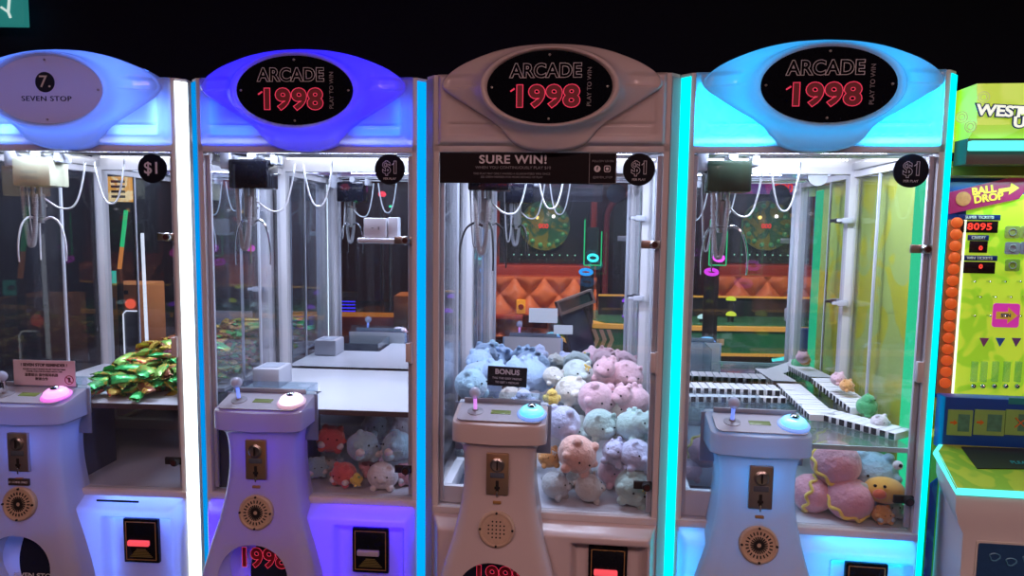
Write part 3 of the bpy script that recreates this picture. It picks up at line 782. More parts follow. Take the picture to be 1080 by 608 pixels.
rowpx(728, 412, 820, 415, 1, 11, 'white pack with black ends on top of the frontmost left row', 'packs atop the frontmost left row')
def rowloc(A, B, z, n, lab, grp, P2=None, **k): packrow(A, B, z, n, lab, grp, P2=P2, **k)
a = g4(866, 441, ZB+.01); b = g4(940, 461, ZB+.01)
A = Vector(a); B = Vector(b); A = A-(B-A)*.15; nn = Vector((-(B-A).normalized().y, (B-A).normalized().x))*.045
rowloc(A+nn, B+nn, ZB+.0120, 10, 'white pack with bold black end in the right row nearest the corner', 'packs in the nearest right row')
A2 = Vector(g4(826, 412, ZB+.03)); B2 = Vector(g4(858, 436, ZB+.03))
rowloc(A2+Vector((.03, .03)), B2+Vector((.035, .02)), (ZB+.0358, ZB+.0120), 10, 'white pack in the slanting row behind the push button', 'packs in the slanting row behind the button')
A2 = Vector(g4(862, 412, ZB+.03)); B2 = Vector(g4(902, 436, ZB+.03))
rowloc(A2+Vector((.03, .02)), B2+Vector((.03, .02)), (ZB+.060, ZB+.0358), 11, 'white pack in the slanting right row leaning beside the corner', 'packs in the slanting right row')
print('packs', npk)

# ------------------------------------------------------------------ soft toys
def proto(parts, vox=.045):
    g = MB()
    for c, r in parts: g.sph(c, r, u=28, v=18)
    o = g.obj('toy_body', WHITE, None)
    md = o.modifiers.new('r', 'REMESH'); md.mode = 'VOXEL'; md.voxel_size = vox
    m2 = o.modifiers.new('s', 'SMOOTH'); m2.factor = .6; m2.iterations = 6
    dg = bpy.context.evaluated_depsgraph_get(); dg.update()
    me = bpy.data.meshes.new_from_object(o.evaluated_get(dg)); bpy.data.objects.remove(o)
    for v in me.vertices:
        nn = noise.noise(v.co*1.3)*.05 + noise.noise(v.co*4)*.018
        v.co += v.normal*nn
    me.shade_smooth(); me.materials.clear(); me.materials.append(WHITE); return me
T_BEAR = proto([((0, 0, 0), (1, .95, .92)), ((-.52, -.1, .78), .24), ((.52, -.1, .78), .24), ((-.55, -.62, -.55), .27), ((.55, -.62, -.55), .27), ((-.85, -.45, .05), .22), ((.85, -.45, .05), .22)])
T_DINO = proto([((0, .1, -.1), (.95, 1.0, .82)), ((0, -.68, .30), (.62, .60, .55)), ((0, -1.08, .18), (.40, .34, .32)), ((0, 1.0, -.3), (.36, .5, .3)), ((0, 1.35, -.38), (.2, .3, .18)),
                ((-.5, -.6, -.65), .26), ((.5, -.6, -.65), .26), ((-.5, .55, -.65), .27), ((.5, .55, -.65), .27), ((0, -.25, .78), .16), ((0, .15, .80), .18), ((0, .55, .66), .16), ((-.3, -.62, .82), .14), ((.3, -.62, .82), .14)])
T_CHICK = proto([((0, 0, -.1), (.95, .9, .9)), ((0, -.15, .55), (.66, .62, .56)), ((-.9, -.05, 0), (.22, .36, .42)), ((.9, -.05, 0), (.22, .36, .42)), ((0, -.1, 1.12), .13), ((-.35, -.55, -.85), (.28, .34, .16)), ((.35, -.55, -.85), (.28, .34, .16))])
T_PIG = proto([((0, 0, 0), (1.05, .9, .80)), ((-.5, -.35, .68), (.2, .12, .26)), ((.5, -.35, .68), (.2, .12, .26)), ((0, -.88, .05), (.3, .2, .24)), ((-.55, -.5, -.62), .24), ((.55, -.5, -.62), .24), ((0, .92, .3), .15), ((-.1, .05, .2), (.9, .8, .75))])
T_BALL = proto([((0, 0, 0), (1, 1, .95)), ((.1, 0, .05), (.97, .98, .93))])
g = MB(); g.sph((0, 0, 0), 1, u=14, v=10); o = g.obj('eye', BLACK, None); EYE = o.data; bpy.data.objects.remove(o)
g = MB()
for s in (-1, 1):
    g.sph((s*.5, 0, .12), (.5, .18, .3)); g.sph((s*.35, 0, -.4), (.18, .1, .45))
g.sph((0, -.05, 0), .2); o = g.obj('ribbon', WHITE, None); RIB = o.data; bpy.data.objects.remove(o)
def plush(name, c): return mat('plush_'+name, c, .9, bump=.55, bscale=5.5, sheen=.6, vary=.10)
PC = dict(blue=plush('blue', (.42, .60, .84, 1)), pink=plush('pink', (.80, .50, .56, 1)), mint=plush('mint', (.42, .62, .58, 1)), cream=plush('cream', (.78, .76, .68, 1)),
          lav=plush('lavender', (.55, .60, .82, 1)), peach=plush('peach', (.80, .47, .38, 1)), orange=plush('orange', (.80, .38, .12, 1)), grey=plush('grey', (.45, .50, .52, 1)), taupe=plush('taupe', (.50, .47, .42, 1)),
          coral=plush('coral', (.70, .12, .12, 1)), rose=plush('rose', (.72, .34, .40, 1)), yellow=plush('yellow', (.85, .62, .12, 1)), green=plush('green', (.08, .42, .16, 1)), sky=plush('sky', (.36, .58, .70, 1)), white=plush('white', (.74, .70, .72, 1)), pale=plush('pale_green', (.62, .74, .70, 1)))
def toy(m, u, v, yl, r, kind, c, lab, rot=(0, 0, 0), rib=None, grp=None, beak=False, paws=None):
    p = loc(m, u, v, yl=yl); e_ = 1.0*r
    p.x = max(-.350+e_, min(.350-e_, p.x)); p.y = max(.020+e_, min(.645-e_, p.y)); p.z = max(.524+.8*r, p.z)
    me = dict(bear=T_BEAR, dino=T_DINO, chick=T_CHICK, pig=T_PIG, ball=T_BALL)[kind]
    R = top('soft_toy', lab, 'soft toy', place(m, p.x, p.y, p.z) @ Euler(rot).to_matrix().to_4x4(), grp)
    b = bpy.data.objects.new('toy_body', me); COL.objects.link(b); b.parent = R; b.scale = (r, r, r)
    b.material_slots[0].link = 'OBJECT'; b.material_slots[0].material = PC[c]
    eye_at = dict(bear=((.30, -.90, .22), (.30, -.90, .22)), dino=((.34, -1.16, .42),)*2, chick=((.24, -.72, .66),)*2, pig=((.38, -.80, .22),)*2, ball=(None, None))[kind][0]
    if kind == 'ball':
        g = MB(); N = 72
        g.tube([(r*(1.0+.03*sin(9*2*pi*k/N))*cos(2*pi*k/N), r*(.05+.10*sin(9*2*pi*k/N)), r*(1.0+.03*sin(9*2*pi*k/N))*.96*sin(2*pi*k/N)) for k in range(N+1)], r*.085, 8); g.obj('frill', PC['yellow'], R)
    for s in (-1, 1) if eye_at else ():
        e = bpy.data.objects.new('eye', EYE); COL.objects.link(e); e.parent = R; e.location = Vector((s*eye_at[0], eye_at[1], eye_at[2]))*r; e.scale = (.055*r,)*3
    if rib:
        e = bpy.data.objects.new('ribbon', RIB); COL.objects.link(e); e.parent = R; e.location = Vector((.25, -.80, .62))*r; e.scale = (.30*r,)*3; e.material_slots[0].link = 'OBJECT'; e.material_slots[0].material = PC[rib]
        e.rotation_euler = (-.4, .5, .2)
    if beak:
        g = MB(); g.sph((0, -.92*r, .42*r), (.26*r, .16*r, .11*r)); g.obj('beak', PC['orange'] if beak is True else beak, R)
    if paws:
        for s in (-1, 1):
            g = MB(); g.sph((s*.62*r, -.66*r, -.28*r), (.28*r, .28*r, .25*r)); g.obj('paw', PC[paws], R)
    return R
G3 = 'plush toys heaped in the unlit machine'
rr = random.Random(11)
# machine 3 heap (u, v, depth in the cabinet, radius m, kind, colour, label, rotation, ribbon)
T3 = [
 (508, 398, .53, .085, 'dino', 'blue', 'large light blue plush toy at the top left of the heap', (0, .2, .9), 'yellow'),
 (556, 394, .56, .078, 'dino', 'blue', 'large light blue plush toy behind the BONUS card', (0, 0, -.8), None),
 (506, 382, .58, .055, 'bear', 'blue', 'light blue plush toy peeking over the two large blue ones at left', (0, 0, .3), None),
 (479, 405, .36, .062, 'bear', 'sky', 'pale blue plush toy added as the reflection in the left glass of the heap', (0, 0, 1.2), None),  # toy stands in for blue reflections in the side glass
 (584, 398, .52, .042, 'pig', 'cream', 'cream plush toy right of the BONUS card', (0, .3, .5), None),
 (610, 395, .57, .062, 'pig', 'pale', 'pale green plush toy at the back middle of the heap', (0, 0, .4), 'yellow'),
 (604, 413, .44, .062, 'pig', 'cream', 'long cream plush toy in the middle of the heap top', (0, -.25, .2), None),
 (641, 391, .57, .064, 'dino', 'pink', 'pink plush toy with a yellow bow on top of the heap', (0, .3, -.4), 'yellow'),
 (674, 397, .56, .062, 'pig', 'pink', 'pink plush toy in the back right corner on top of the heap', (.2, .2, .3), None),
 (629, 421, .32, .066, 'bear', 'pink', 'round pink plush toy at the centre of the heap', (.3, .2, .6), None),
 (671, 421, .34, .062, 'dino', 'pink', 'pink plush toy with an orange ribbon at the right of the heap', (0, .1, -.9), 'orange'),
 (582, 420, .34, .030, 'chick', 'yellow', 'small yellow plush toy beside the green lit plate', (0, 0, .2), None),
 (594, 446, .17, .060, 'bear', 'lav', 'light blue plush toy with a cream belly right of the console', (.2, .1, -.5), None),
 (634, 449, .19, .058, 'pig', 'mint', 'mint green plush toy under the round pink one', (.2, 0, .5), None),
 (674, 449, .18, .062, 'dino', 'mint', 'mint green plush toy with yellow bow by the right door frame', (0, .1, .6), 'yellow'),
 (686, 482, .105, .056, 'pig', 'lav', 'lavender plush toy beside the lower door lock', (0, .2, .4), None),
 (650, 476, .14, .050, 'dino', 'lav', 'lavender plush toy with open eyes right of the big peach ball', (0, .2, -.3), None),
 (609, 479, .095, .064, 'bear', 'peach', 'big round peach plush toy with ears at the front of the heap', (.5, .35, .5), None),
 (579, 482, .15, .038, 'bear', 'orange', 'small orange plush toy squeezed beside the console', (0, 0, .3), 'cream'),
 (586, 516, .105, .050, 'pig', 'grey', 'blue grey plush toy on the cabinet floor next to the console', (0, .2, 1.2), None),
 (621, 517, .10, .050, 'pig', 'taupe', 'taupe plush toy on the cabinet floor under the peach ball', (0, -.1, 1.6), None),
 (669, 514, .09, .062, 'bear', 'mint', 'large grey green plush toy with yellow ribbon in the lower right corner', (.3, .3, .2), 'yellow'),
 (540, 421, .28, .046, 'pig', 'taupe', 'small brownish plush toy just under the BONUS card', (0, 0, .4), None),
 (552, 424, .22, .040, 'chick', 'lav', 'small pale plush toy in front of the light blue ones under the BONUS card', (0, 0, .2), None),
 (474, 455, .42, .055, 'bear', 'taupe', 'dim grey plush toy added as the reflection in the left glass below the blue ones', (0, 0, .9), None),  # another reflection in the side glass, built as a dull toy
 (484, 480, .40, .052, 'pig', 'grey', 'dim grey plush toy low behind the chute at left', (0, 0, .4), None),
 (607, 500, .24, .055, 'pig', 'cream', 'cream plush toy hidden between the taupe and peach ones', (0, 0, .4), None),
 (648, 500, .24, .055, 'pig', 'pink', 'pink plush toy showing between the peach ball and grey green one', (0, 0, .4), None),
 (560, 440, .34, .06, 'pig', 'blue', 'light blue plush toy low behind the push button', (0, 0, .4), None),
 (655, 432, .36, .06, 'pig', 'cream', 'cream plush toy between the two pink ones at right', (0, 0, .4), None),
 (612, 455, .32, .06, 'pig', 'pale', 'pale green plush toy between the blue and mint ones', (0, 0, .4), None)]
for u, v, yl, r, k, c, lab, rot, rb in T3: toy(3, u, v, yl, r, k, c, lab, rot, rb, G3)
G2 = 'plush toys stored under the blue machine shelf'
T2 = [(349, 463, .16, .050, 'bear', 'coral', 'round coral red plush toy, upper one under the blue machine shelf', (0, .2, .4), None, 'white'),
 (363, 500, .09, .042, 'bear', 'coral', 'round coral red plush toy, lower one under the blue machine shelf', (.2, 0, -.4), None, 'white'),
 (383, 471, .14, .056, 'bear', 'sky', 'blue grey plush ball in the middle under the blue machine shelf', (0, .3, .9), None, 'white'),
 (419, 471, .13, .056, 'bear', 'sky', 'blue grey plush ball beside the lower lock of the blue machine', (0, -.3, -1.1), None, 'white'),
 (334, 493, .14, .038, 'bear', 'sky', 'small blue plush ball beside the console of the blue machine', (0, 0, .5), None, 'white'),
 (404, 503, .08, .050, 'pig', 'white', 'pale pinkish plush ball at the bottom right of the blue machine', (0, 0, .1), None, None),
 (376, 506, .06, .020, 'chick', 'yellow', 'tiny yellow plush toy at the front between red and pale ones', (0, 0, .5), 'green', None),
 (428, 503, .13, .040, 'bear', 'rose', 'dull pink plush toy in the lower right corner of the blue machine', (0, 0, .5), None, 'white'),
 (349, 487, .24, .040, 'bear', 'white', 'white plush toy between the two coral red ones', (0, 0, .5), None, None),
 (396, 450, .30, .05, 'bear', 'grey', 'grey plush toy at the back under the blue machine shelf', (0, 0, .5), None, None),
 (425, 450, .30, .045, 'bear', 'white', 'white plush toy at the back right under the blue machine shelf', (0, 0, .5), None, None),
 (336, 470, .30, .045, 'bear', 'sky', 'blue plush toy at the back left under the blue machine shelf', (0, 0, .5), None, None),
 (392, 492, .20, .045, 'bear', 'rose', 'dull pink plush toy behind the pale ball of the blue machine', (0, 0, .5), None, None)]
for u, v, yl, r, k, c, lab, rot, rb, pw in T2: toy(2, u, v, yl, r, k, c, lab, rot, rb, G2, paws=pw)
G4 = 'plush toys stored under the cyan machine shelf'
T4 = [(881, 489, .13, .072, 'ball', 'rose', 'pink plush ball on top of the two lower pink ones in the cyan machine', (-.7, .2, .2), None, None),
 (856, 524, .13, .062, 'ball', 'rose', 'pink plush ball next to the console of the cyan machine', (.2, 0, 1.1), None, None),
 (895, 528, .09, .068, 'ball', 'rose', 'large pink plush ball at the bottom front of the cyan machine', (-.9, .2, .1), None, None),
 (938, 500, .15, .072, 'bear', 'sky', 'big blue plush toy with white eyes in the right corner of the cyan machine', (.1, 0, -.3), None, None),
 (742, 476, .30, .060, 'ball', 'rose', 'pink plush ball at the left behind the cyan machine console', (0, 0, .4), None, None),
 (728, 494, .30, .050, 'pig', 'pink', 'light pink plush toy low against the left glass of the cyan machine', (0, 0, 1.4), None, None),
 (905, 470, .26, .055, 'chick', 'green', 'green plush toy under the shelf behind the pink ball', (0, 0, .5), None, None),
 (950, 473, .24, .055, 'bear', 'green', 'dark green plush toy behind the lower lock of the cyan machine', (0, 0, .5), None, None),
 (930, 549, .06, .030, 'bear', 'orange', 'small orange plush toy on the floor of the cyan machine', (0, 0, .2), None, 'grey'),
 (872, 470, .30, .055, 'ball', 'rose', 'pink plush ball at the back just under the glass shelf', (0, 0, .5), None, None),
 (948, 540, .11, .040, 'bear', 'grey', 'grey plush toy in the bottom right corner of the cyan machine', (0, 0, .2), None, None)]
t4 = {}
for u, v, yl, r, k, c, lab, rot, rb, pw in T4: t4[lab[:12]] = toy(4, u, v, yl, r, k, c, lab, rot, rb, G4, paws=pw)
for i, (u, v, yl, r, sg) in enumerate(((883, 490, .12, .068, 1), (895, 528, .09, .064, 1), (857, 524, .10, .058, 1))):
    pass
# orange faced duck plush held in front of the blue one
p = loc(4, 931, 516, yl=.085)
dk = top('soft_toy', 'orange plush duck face with red beak in front of the blue toy', 'soft toy', place(4, p.x, p.y-.01, p.z, -.15), G4)
g = MB(); g.sph((0, 0, 0), (.058, .040, .040), u=28, v=18); g.obj('toy_body', PC['yellow'], dk).active_material = plush('amber', (.80, .42, .07, 1))
g = MB(); g.sph((-.022, -.040, .0), (.019, .010, .015)); g.obj('beak', plush('vermilion', (.72, .14, .06, 1)), dk)
for s in (-1, 1):
    g = MB(); g.sph((-.022+s*.013, -.038, .024), .0048); g.obj('eye', BLACK, dk)
for z in (-.025, .005):
    g = MB(); g.sph((-.068, -.008, z), (.034, .016, .014)); g.obj('arm', PC['taupe'], dk)
# white glossy eyes on the blue toy
p = loc(4, 947, 491, yl=.07); bt = bpy.data.objects
w_ = top('soft_toy', 'small white ball toy with black pupils above the orange duck face', 'soft toy', place(4, p.x, p.y, p.z), G4)
MB().sph((0, 0, 0), .014).obj('toy_body', PC['white'], w_); MB().sph((.002, -.012, .002), (.006, .004, .006)).obj('pupil', BLACK, w_)
# bright toys on the shelf in the right back corner of machine 4
for u, v, yl, r, k, c, lab in ((914, 428, .30, .035, 'chick', 'green', 'bright green toy standing on the floor behind the right white packs'), (884, 400, .45, .026, 'bear', 'pink', 'pink toy beyond the white packs near the rear post'),
                               (893, 407, .42, .024, 'bear', 'orange', 'orange toy beyond the white packs near the rear post'), (928, 446, .2, .028, 'bear', 'white', 'pale toy beside the right end of the nearest pack row')):
    toy(4, u, v, yl, r, k, c, lab, (0, 0, .4), None, 'toys at the right end of the glass shelf')

# ------------------------------------------------------------------ ball drop machine at right (frame shares machine 4's heading)
x, y, a = MACH[4]
ox = .79
R5 = top('redemption_machine', 'lime green ball drop ticket game with glowing cyan edges at the right', 'arcade game', place(4, ox, 0, 0))
LIME = mat('lime_panel', (.42, .55, .03, 1), .3, emis=(.42, .55, .03, 1), es=.0, vary=.12, bscale=3)
def printmat(name, c1, c2, sc, es=0):
    if name in MATS: return MATS[name]
    m = mat(name, c1, .3, vary=.01); nt = m.node_tree; p = nt.nodes['Principled BSDF']
    for l in list(nt.links):
        if l.to_socket == p.inputs['Base Color']: nt.links.remove(l)
    tc = nt.nodes.new('ShaderNodeTexCoord'); n = nt.nodes.new('ShaderNodeTexNoise'); n.inputs['Scale'].default_value = sc; n.inputs['Detail'].default_value = 1; n.inputs['Distortion'].default_value = 1.5
    r = nt.nodes.new('ShaderNodeValToRGB'); r.color_ramp.elements[0].position = .47; r.color_ramp.elements[0].color = c1; r.color_ramp.elements[1].position = .53; r.color_ramp.elements[1].color = c2
    nt.links.new(tc.outputs['Object'], n.inputs[0]); nt.links.new(n.outputs[0], r.inputs[0]); nt.links.new(r.outputs[0], p.inputs['Base Color'])
    if es: nt.links.new(r.outputs[0], p.inputs['Emission Color']); p.inputs['Emission Strength'].default_value = es
    return m
LIMEP = printmat('lime_print', (.62, .60, .02, 1), (.50, .62, .12, 1), 4)
LIMEL = printmat('lime_backlit', (.40, .62, .02, 1), (.48, .72, .08, 1), 6, .75)
BLUEP = mat('deep_blue_panel', (.012, .08, .42, 1), .3, vary=.15, bscale=5)
def q5(u, v, yl=0): p = loc(4, u, v, yl=yl); return p.x-ox, p.z
hw = .405
FY = .13
g = MB(); g.box(-hw, hw, .135, .72, .02, 1.60); g.box(-hw, hw, .03, .135, .02, .80); g.box(-hw, hw, .03, .135, 1.56, 1.60); g.obj('cabinet', LIMEP, R5)
MB().box(-hw-.003, -hw-.0005, .14, .235, .40, 1.58).obj('painted_side_glow', emit('green_side_glow', (.02, .85, .36, 1), 1.0), R5)  # emissive strip paints the cyan corner strip's reflection on the lime side
# marquee
z0 = q5(1040, 148)[1]; z1 = q5(1040, 93)[1]
mq = MB().prism([(-.04, z0), (-.075, z0+.03), (-.06, z1), (.3, z1+.0), (.3, z0)], -hw, hw, Matrix(((0, 0, 1, 0), (1, 0, 0, 0), (0, 1, 0, 0), (0, 0, 0, 1)))).obj('marquee', LIMEL, R5)
xs, zs = q5(1045, 120, -.075)
NAVY = mat('navy_outline', (.02, .05, .30, 1), .4, vary=.1); LETW = mat('white_backlit', (.8, .85, .8, 1), .4, emis=(.85, .95, .8, 1), es=.9, vary=.02)
def logo(txt, u, v, size, rot=0.0, sx=1.15, al='LEFT'):
    X, Z = q5(u, v, -.07)
    lettering('logo_shadow', txt, size, NAVY, mq, (X, -.0785, Z), offset=.0042, sx=sx, align=al, rot=rot); lettering('logo_lettering', txt, size, LETW, mq, (X, -.0805, Z), offset=.0012, sx=sx, align=al, rot=rot)
logo('WEST', 1028, 117, .039, -.06); logo('UP', 1066, 130, .038)
X, Z = q5(1076, 118, -.07)
MB().lathe([(.008, -.076), (.008, -.080)], (X, 0, Z), 'Y', 24).obj('logo_coin', LETW, mq)
for u, v in ((1013, 124), (1022, 134), (1036, 103)):
    X, Z = q5(u, v, -.07); g = MB()
    for r_ in (.008, .014): g.tube([(X+r_*cos(2*pi*k/20), -.0765, Z+r_*sin(2*pi*k/20)) for k in range(21)], .0012, 5)
    g.obj('gear_print', mat('pale_lime_print', (.6, .7, .3, 1), .4, emis=(.6, .7, .3, 1), es=.5, vary=.05), mq)
CY = emit('cyan_edge_light', (.12, .95, .85, 1), 1.35)
za, zb = q5(1040, 161)[1], q5(1040, 151)[1]
MB().box(-hw, hw, -.055, -.035, za, zb, .003).obj('edge_light', CY, R5)
MB().box(-hw, hw, -.035, .03, za-.035, z0).obj('upper_trim', mat('brown_trim', (.14, .10, .09, 1), .5, vary=.1), R5)
# play field behind glass
zt_ = q5(1040, 170)[1]; zb_ = q5(1040, 420)[1]
MB().box(-hw, hw, FY-.004, FY+.004, q5(1040, 421, FY)[1], za-.02).obj('upper_panel', BLUEP, R5)
FIELD = printmat('field_print', (.32, .62, .03, 1), (.52, .75, .05, 1), 9, .55)
xa = q5(1016, 250, FY)[0]
fo = MB().box(xa, hw, FY-.009, FY-.0055, q5(1040, 416, FY)[1], q5(1040, 205, FY)[1]).obj('play_field', FIELD, R5)
g = MB(); xo = q5(1004, 300, FY)[0]
zz = q5(1010, 235, FY)[1]; 
xo = q5(994, 300, FY)[0]
MB().box(xo, xa-.006, FY-.010, FY-.0055, q5(1010, 416, FY)[1], q5(1010, 232, FY)[1]).obj('orange_track', mat('pale_track', (.50, .22, .08, 1), .4, vary=.1), R5)
k = 0
while zz > q5(1010, 414, FY)[1]:
    MB().lathe([(.0155, FY-.0105), (.0155, FY-.016), (.008, FY-.019)], ((xo+xa-.006)/2, 0, zz), 'Y', 20).obj('target_light', mat('orange_disc', (.75, .13, .03, 1), .3, emis=(.9, .12, .02, 1), es=.35, vary=.1), fo); zz -= .0345
MB().box(xa-.006, xa-.0005, FY-.013, FY-.0055, q5(1010, 416, FY)[1], q5(1010, 232, FY)[1]).obj('field_lamp', emit('pale_lamp', (.85, .95, .75, 1), 1.6), R5)
# BALL DROP arrow
def pt(u, v): return q5(u, v, FY-.012)
def pf(u, v): return q5(u, v, FY-.012)
ar = [pt(1001, 203), pt(1001, 226), pt(1074, 210), pt(1084, 196), pt(1080, 184)]
ab = MB().plate(ar[::-1], FY-.0095, FY-.016).obj('arrow_panel', mat('maroon_panel', (.32, .02, .10, 1), .3, emis=(.32, .02, .1, 1), es=.25, vary=.15), R5)
YG = mat('gold_print', (.75, .50, .06, 1), .4, emis=(.75, .5, .06, 1), es=.25, vary=.05)
X, Z = pt(1024, 203); lettering('arrow_lettering', 'BALL', .030, YG, ab, (X, FY-.0168, Z), rot=.17, align='LEFT', offset=.001)
X, Z = pt(1026, 211.5); lettering('arrow_lettering', 'DROP', .030, YG, ab, (X, FY-.0168, Z), rot=.17, align='LEFT', offset=.001)
X, Z = pt(1015, 210); MB().lathe([(.021, FY-.0162), (.021, FY-.018)], (X, 0, Z), 'Y', 24).obj('ball_print', mat('copper_print', (.55, .18, .08, 1), .4, vary=.3, bscale=90), ab)
g = MB(); A = Vector(pt(1052, 202)); 
g.plate([(A.x, A.y-.004), (A.x+.030, A.y+.001), (A.x+.028, A.y-.010), (A.x+.055, A.y+.010), (A.x+.033, A.y+.024), (A.x+.031, A.y+.012), (A.x, A.y+.007)], FY-.0162, FY-.018); g.obj('arrow_print', YG, ab)
LEDR = emit('led_red', (1, .06, .04, 1), 1.3); DK = mat('display_dark', (.02, .008, .012, 1), .2, vary=.1)
def seg(txt, u, v, u0, u1, v0, v1, size, head, hu, hv):
    (xa_, z1_), (xb_, z0_) = pt(u0, v0), pt(u1, v1)
    d = MB().box(xa_, xb_, FY-.013, FY-.0095, z0_, z1_, .001).obj('ticket_display', DK, R5)
    X, Z = pt(u, v); lettering('display_digits', txt, size, LEDR, d, (X, FY-.0137, Z), offset=.0006, sx=1.15, space=1.1)
    X, Z = pt(hu, hv); lettering('display_heading', head, .0115, PRINTG, d, (X, FY-.0128, Z), offset=.0003)
    w_ = .0042*len(head)+.004; MB().box(X-w_, X+w_, FY-.0115, FY-.0095, Z-.008, Z+.008, .001).obj('heading_plate', mat('navy_heading', (.01, .03, .20, 1), .3, vary=.1), d)
    return d
seg('8095', 1033, 239.5, 1014, 1052, 233, 246, .0275, 'SUPER TICKETS', 1033, 229.5)
seg('0', 1034, 262, 1023, 1041, 254, 267, .017, 'CREDIT', 1032, 251)
seg('0', 1034, 281.5, 1016, 1049, 276, 289, .017, 'WIN TICKETS', 1033, 272.5)
for u, v, c in ((1068, 245, (.45, .50, .15, 1)), (1068, 262, (.35, .35, .5, 1)), (1068, 280, (.35, .6, .1, 1)), (1084, 245, (.45, .5, .15, 1)), (1084, 262, (.3, .3, .5, 1))):
    X, Z = pt(u, v); t_ = MB().plate(rrect(X, Z, .040, .036, .006), FY-.0095, FY-.012).obj('icon_tile', mat('tile_%d_%d' % (u, v), c, .3, vary=.3, bscale=60), fo)
    g = MB(); g.tube([(X+.010*cos(2*pi*k/16), FY-.0125, Z+.010*sin(2*pi*k/16)) for k in range(17)], .0015, 5); g.obj('tile_icon', GREYP, t_)
for u in (1026, 1042, 1058, 1074):
    for v in (297, 313, 333):
        X, Z = pt(u+(v == 313)*6, v); MB().lathe([(.0035, FY-.009), (.0035, FY-.024), (.002, FY-.026)], (X, 0, Z), 'Y', 12).obj('peg', CHROME, fo)
(xa_, z1_), (xb_, z0_) = pt(1048, 320), pt(1074, 346)
sg = MB().plate(rrect((xa_+xb_)/2, (z0_+z1_)/2, xb_-xa_, z1_-z0_, .008), FY-.0095, FY-.013).obj('spin_sign', mat('magenta_sign', (.65, .04, .42, 1), .3, emis=(.7, .05, .45, 1), es=.5, vary=.1), fo)
X, Z = (xa_+xb_)/2, (z0_+z1_)/2
g = MB(); g.plate([(X-.028, Z-.011), (X+.004, Z-.011), (X+.004, Z-.024), (X+.030, Z), (X+.004, Z+.024), (X+.004, Z+.011), (X-.028, Z+.011)], FY-.0132, FY-.0145); g.obj('spin_arrow', YG, sg)
lettering('spin_lettering', 'SPIN', .014, mat('navy_outline'), sg, (X-.002, FY-.0150, Z), offset=.0004)
MB().box(pt(1076, 0)[0], pt(1090, 0)[0], FY-.0125, FY-.0095, z0_, z1_).obj('blue_window', emit('blue_window_light', (.03, .12, .9, 1), 1), fo)
for u, c in ((1038, (.35, .1, .3, 1)), (1055, (.05, .15, .6, 1)), (1072, (.25, .1, .35, 1))):
    X, Z = pt(u, 361); MB().plate([(X-.013, Z+.012), (X, Z-.014), (X+.013, Z+.012)][::-1], FY-.0095, FY-.0125).obj('triangle_marker', mat('marker_%d' % u, c, .3, vary=.1), fo)
for u in (1026, 1036, 1048, 1060, 1072):
    X, Z = pt(u, 385); _, Zb = pt(u, 402); MB().lathe([(.009, -(.0)), (.009, .06)], (X, FY-.022, Zb), 'Z', 16).obj('ball_tube', glass('tube_clear', (.75, .9, .8, 1), 1.5, .1, (.7, .8, .7, 1)), fo)
    MB().sph((X, FY-.022, Zb-.014), .008).obj('steel_ball', CHROME, fo)
# lower panel with instruction cards
zc0 = q5(1040, 464)[1]
MB().box(-hw, hw, -.020, .029, zc0-.03, q5(1040, 419)[1], .002).obj('lower_panel', BLUEP, R5)
(xa_, z1_), (xb_, z0_) = q5(1003, 421, -.02), q5(1090, 431, -.02)
CYAN_D = mat('teal_frame', (.03, .30, .34, 1), .4, vary=.1)
for i, (u0, u1) in enumerate(((1000, 1024), (1028, 1058), (1061, 1090))):
    (xa_, z1_), (xb_, z0_) = q5(u0, 432, -.021), q5(u1, 460, -.021)
    c_ = MB().box(xa_, xb_, -.0235, -.0205, z0_, z1_).obj('instruction_card', mat('card_green', (.28, .55, .16, 1), .4, vary=.12, bscale=12), R5)
    g = MB(); xm = (xa_+xb_)/2; zm = (z0_+z1_)/2; g.box(xm-.006, xb_-.008, -.0245, -.0238, z0_+.012, z1_-.012); g.obj('card_picture', mat('card_pic', (.10, .30, .22, 1), .4, vary=.4, bscale=70), c_)
    g = MB()
    if i == 2:
        g.tube([(xm-.014, -.025, zm-.014), (xm+.014, -.025, zm+.014)], .0016, 6); g.tube([(xm-.014, -.025, zm+.014), (xm+.014, -.025, zm-.014)], .0016, 6)
    else: g.plate([(xa_+.006, zm-.003), (xa_+.016, zm-.003), (xa_+.016, zm-.008), (xa_+.026, zm), (xa_+.016, zm+.008), (xa_+.016, zm+.003), (xa_+.006, zm+.003)], -.0238, -.0248)
    g.obj('card_mark', mat('card_orange', (.75, .20, .03, 1), .4, vary=.1), c_)
X, Z = q5(1072, 424, -.022); MB().box(X-.02, X+.05, -.022, -.0203, Z-.008, Z+.010).obj('panel_heading', CYAN_D, R5)
# sloping deck: trapezoid seen from above, front edge 25 cm forward
zd0, zd1 = .795, .742
def pd(u, v, z): p = loc(4, u, v, z=z); return (p.x-ox, p.y)
d0 = pd(988, 477, zd0-.01); d1 = pd(1009, 514, zd1+.005); print('deck', d0, d1)
yf = d1[1]
dk_pts = [(-hw, -.02), (d0[0], d0[1]), (d1[0], d1[1]), (-d1[0], d1[1]), (-d0[0], d0[1]), (hw, -.02)]
def zdeck(y): return zd0 + (zd1-zd0)*min(1, max(0, (-.02-y)/(-.02-yf)))
def deckslab(name, m, pts, t0, t1):
    g = MB(); bm = g.bm; A = [bm.verts.new((x, y, zdeck(y)+t0)) for x, y in pts]; B = [bm.verts.new((x, y, zdeck(y)+t1)) for x, y in pts]; n = len(pts)
    bm.faces.new(A); bm.faces.new(B)
    for i in range(n): bm.faces.new((A[i], A[(i+1) % n], B[(i+1) % n], B[i]))
    return g.obj(name, m, R5, smooth=30)
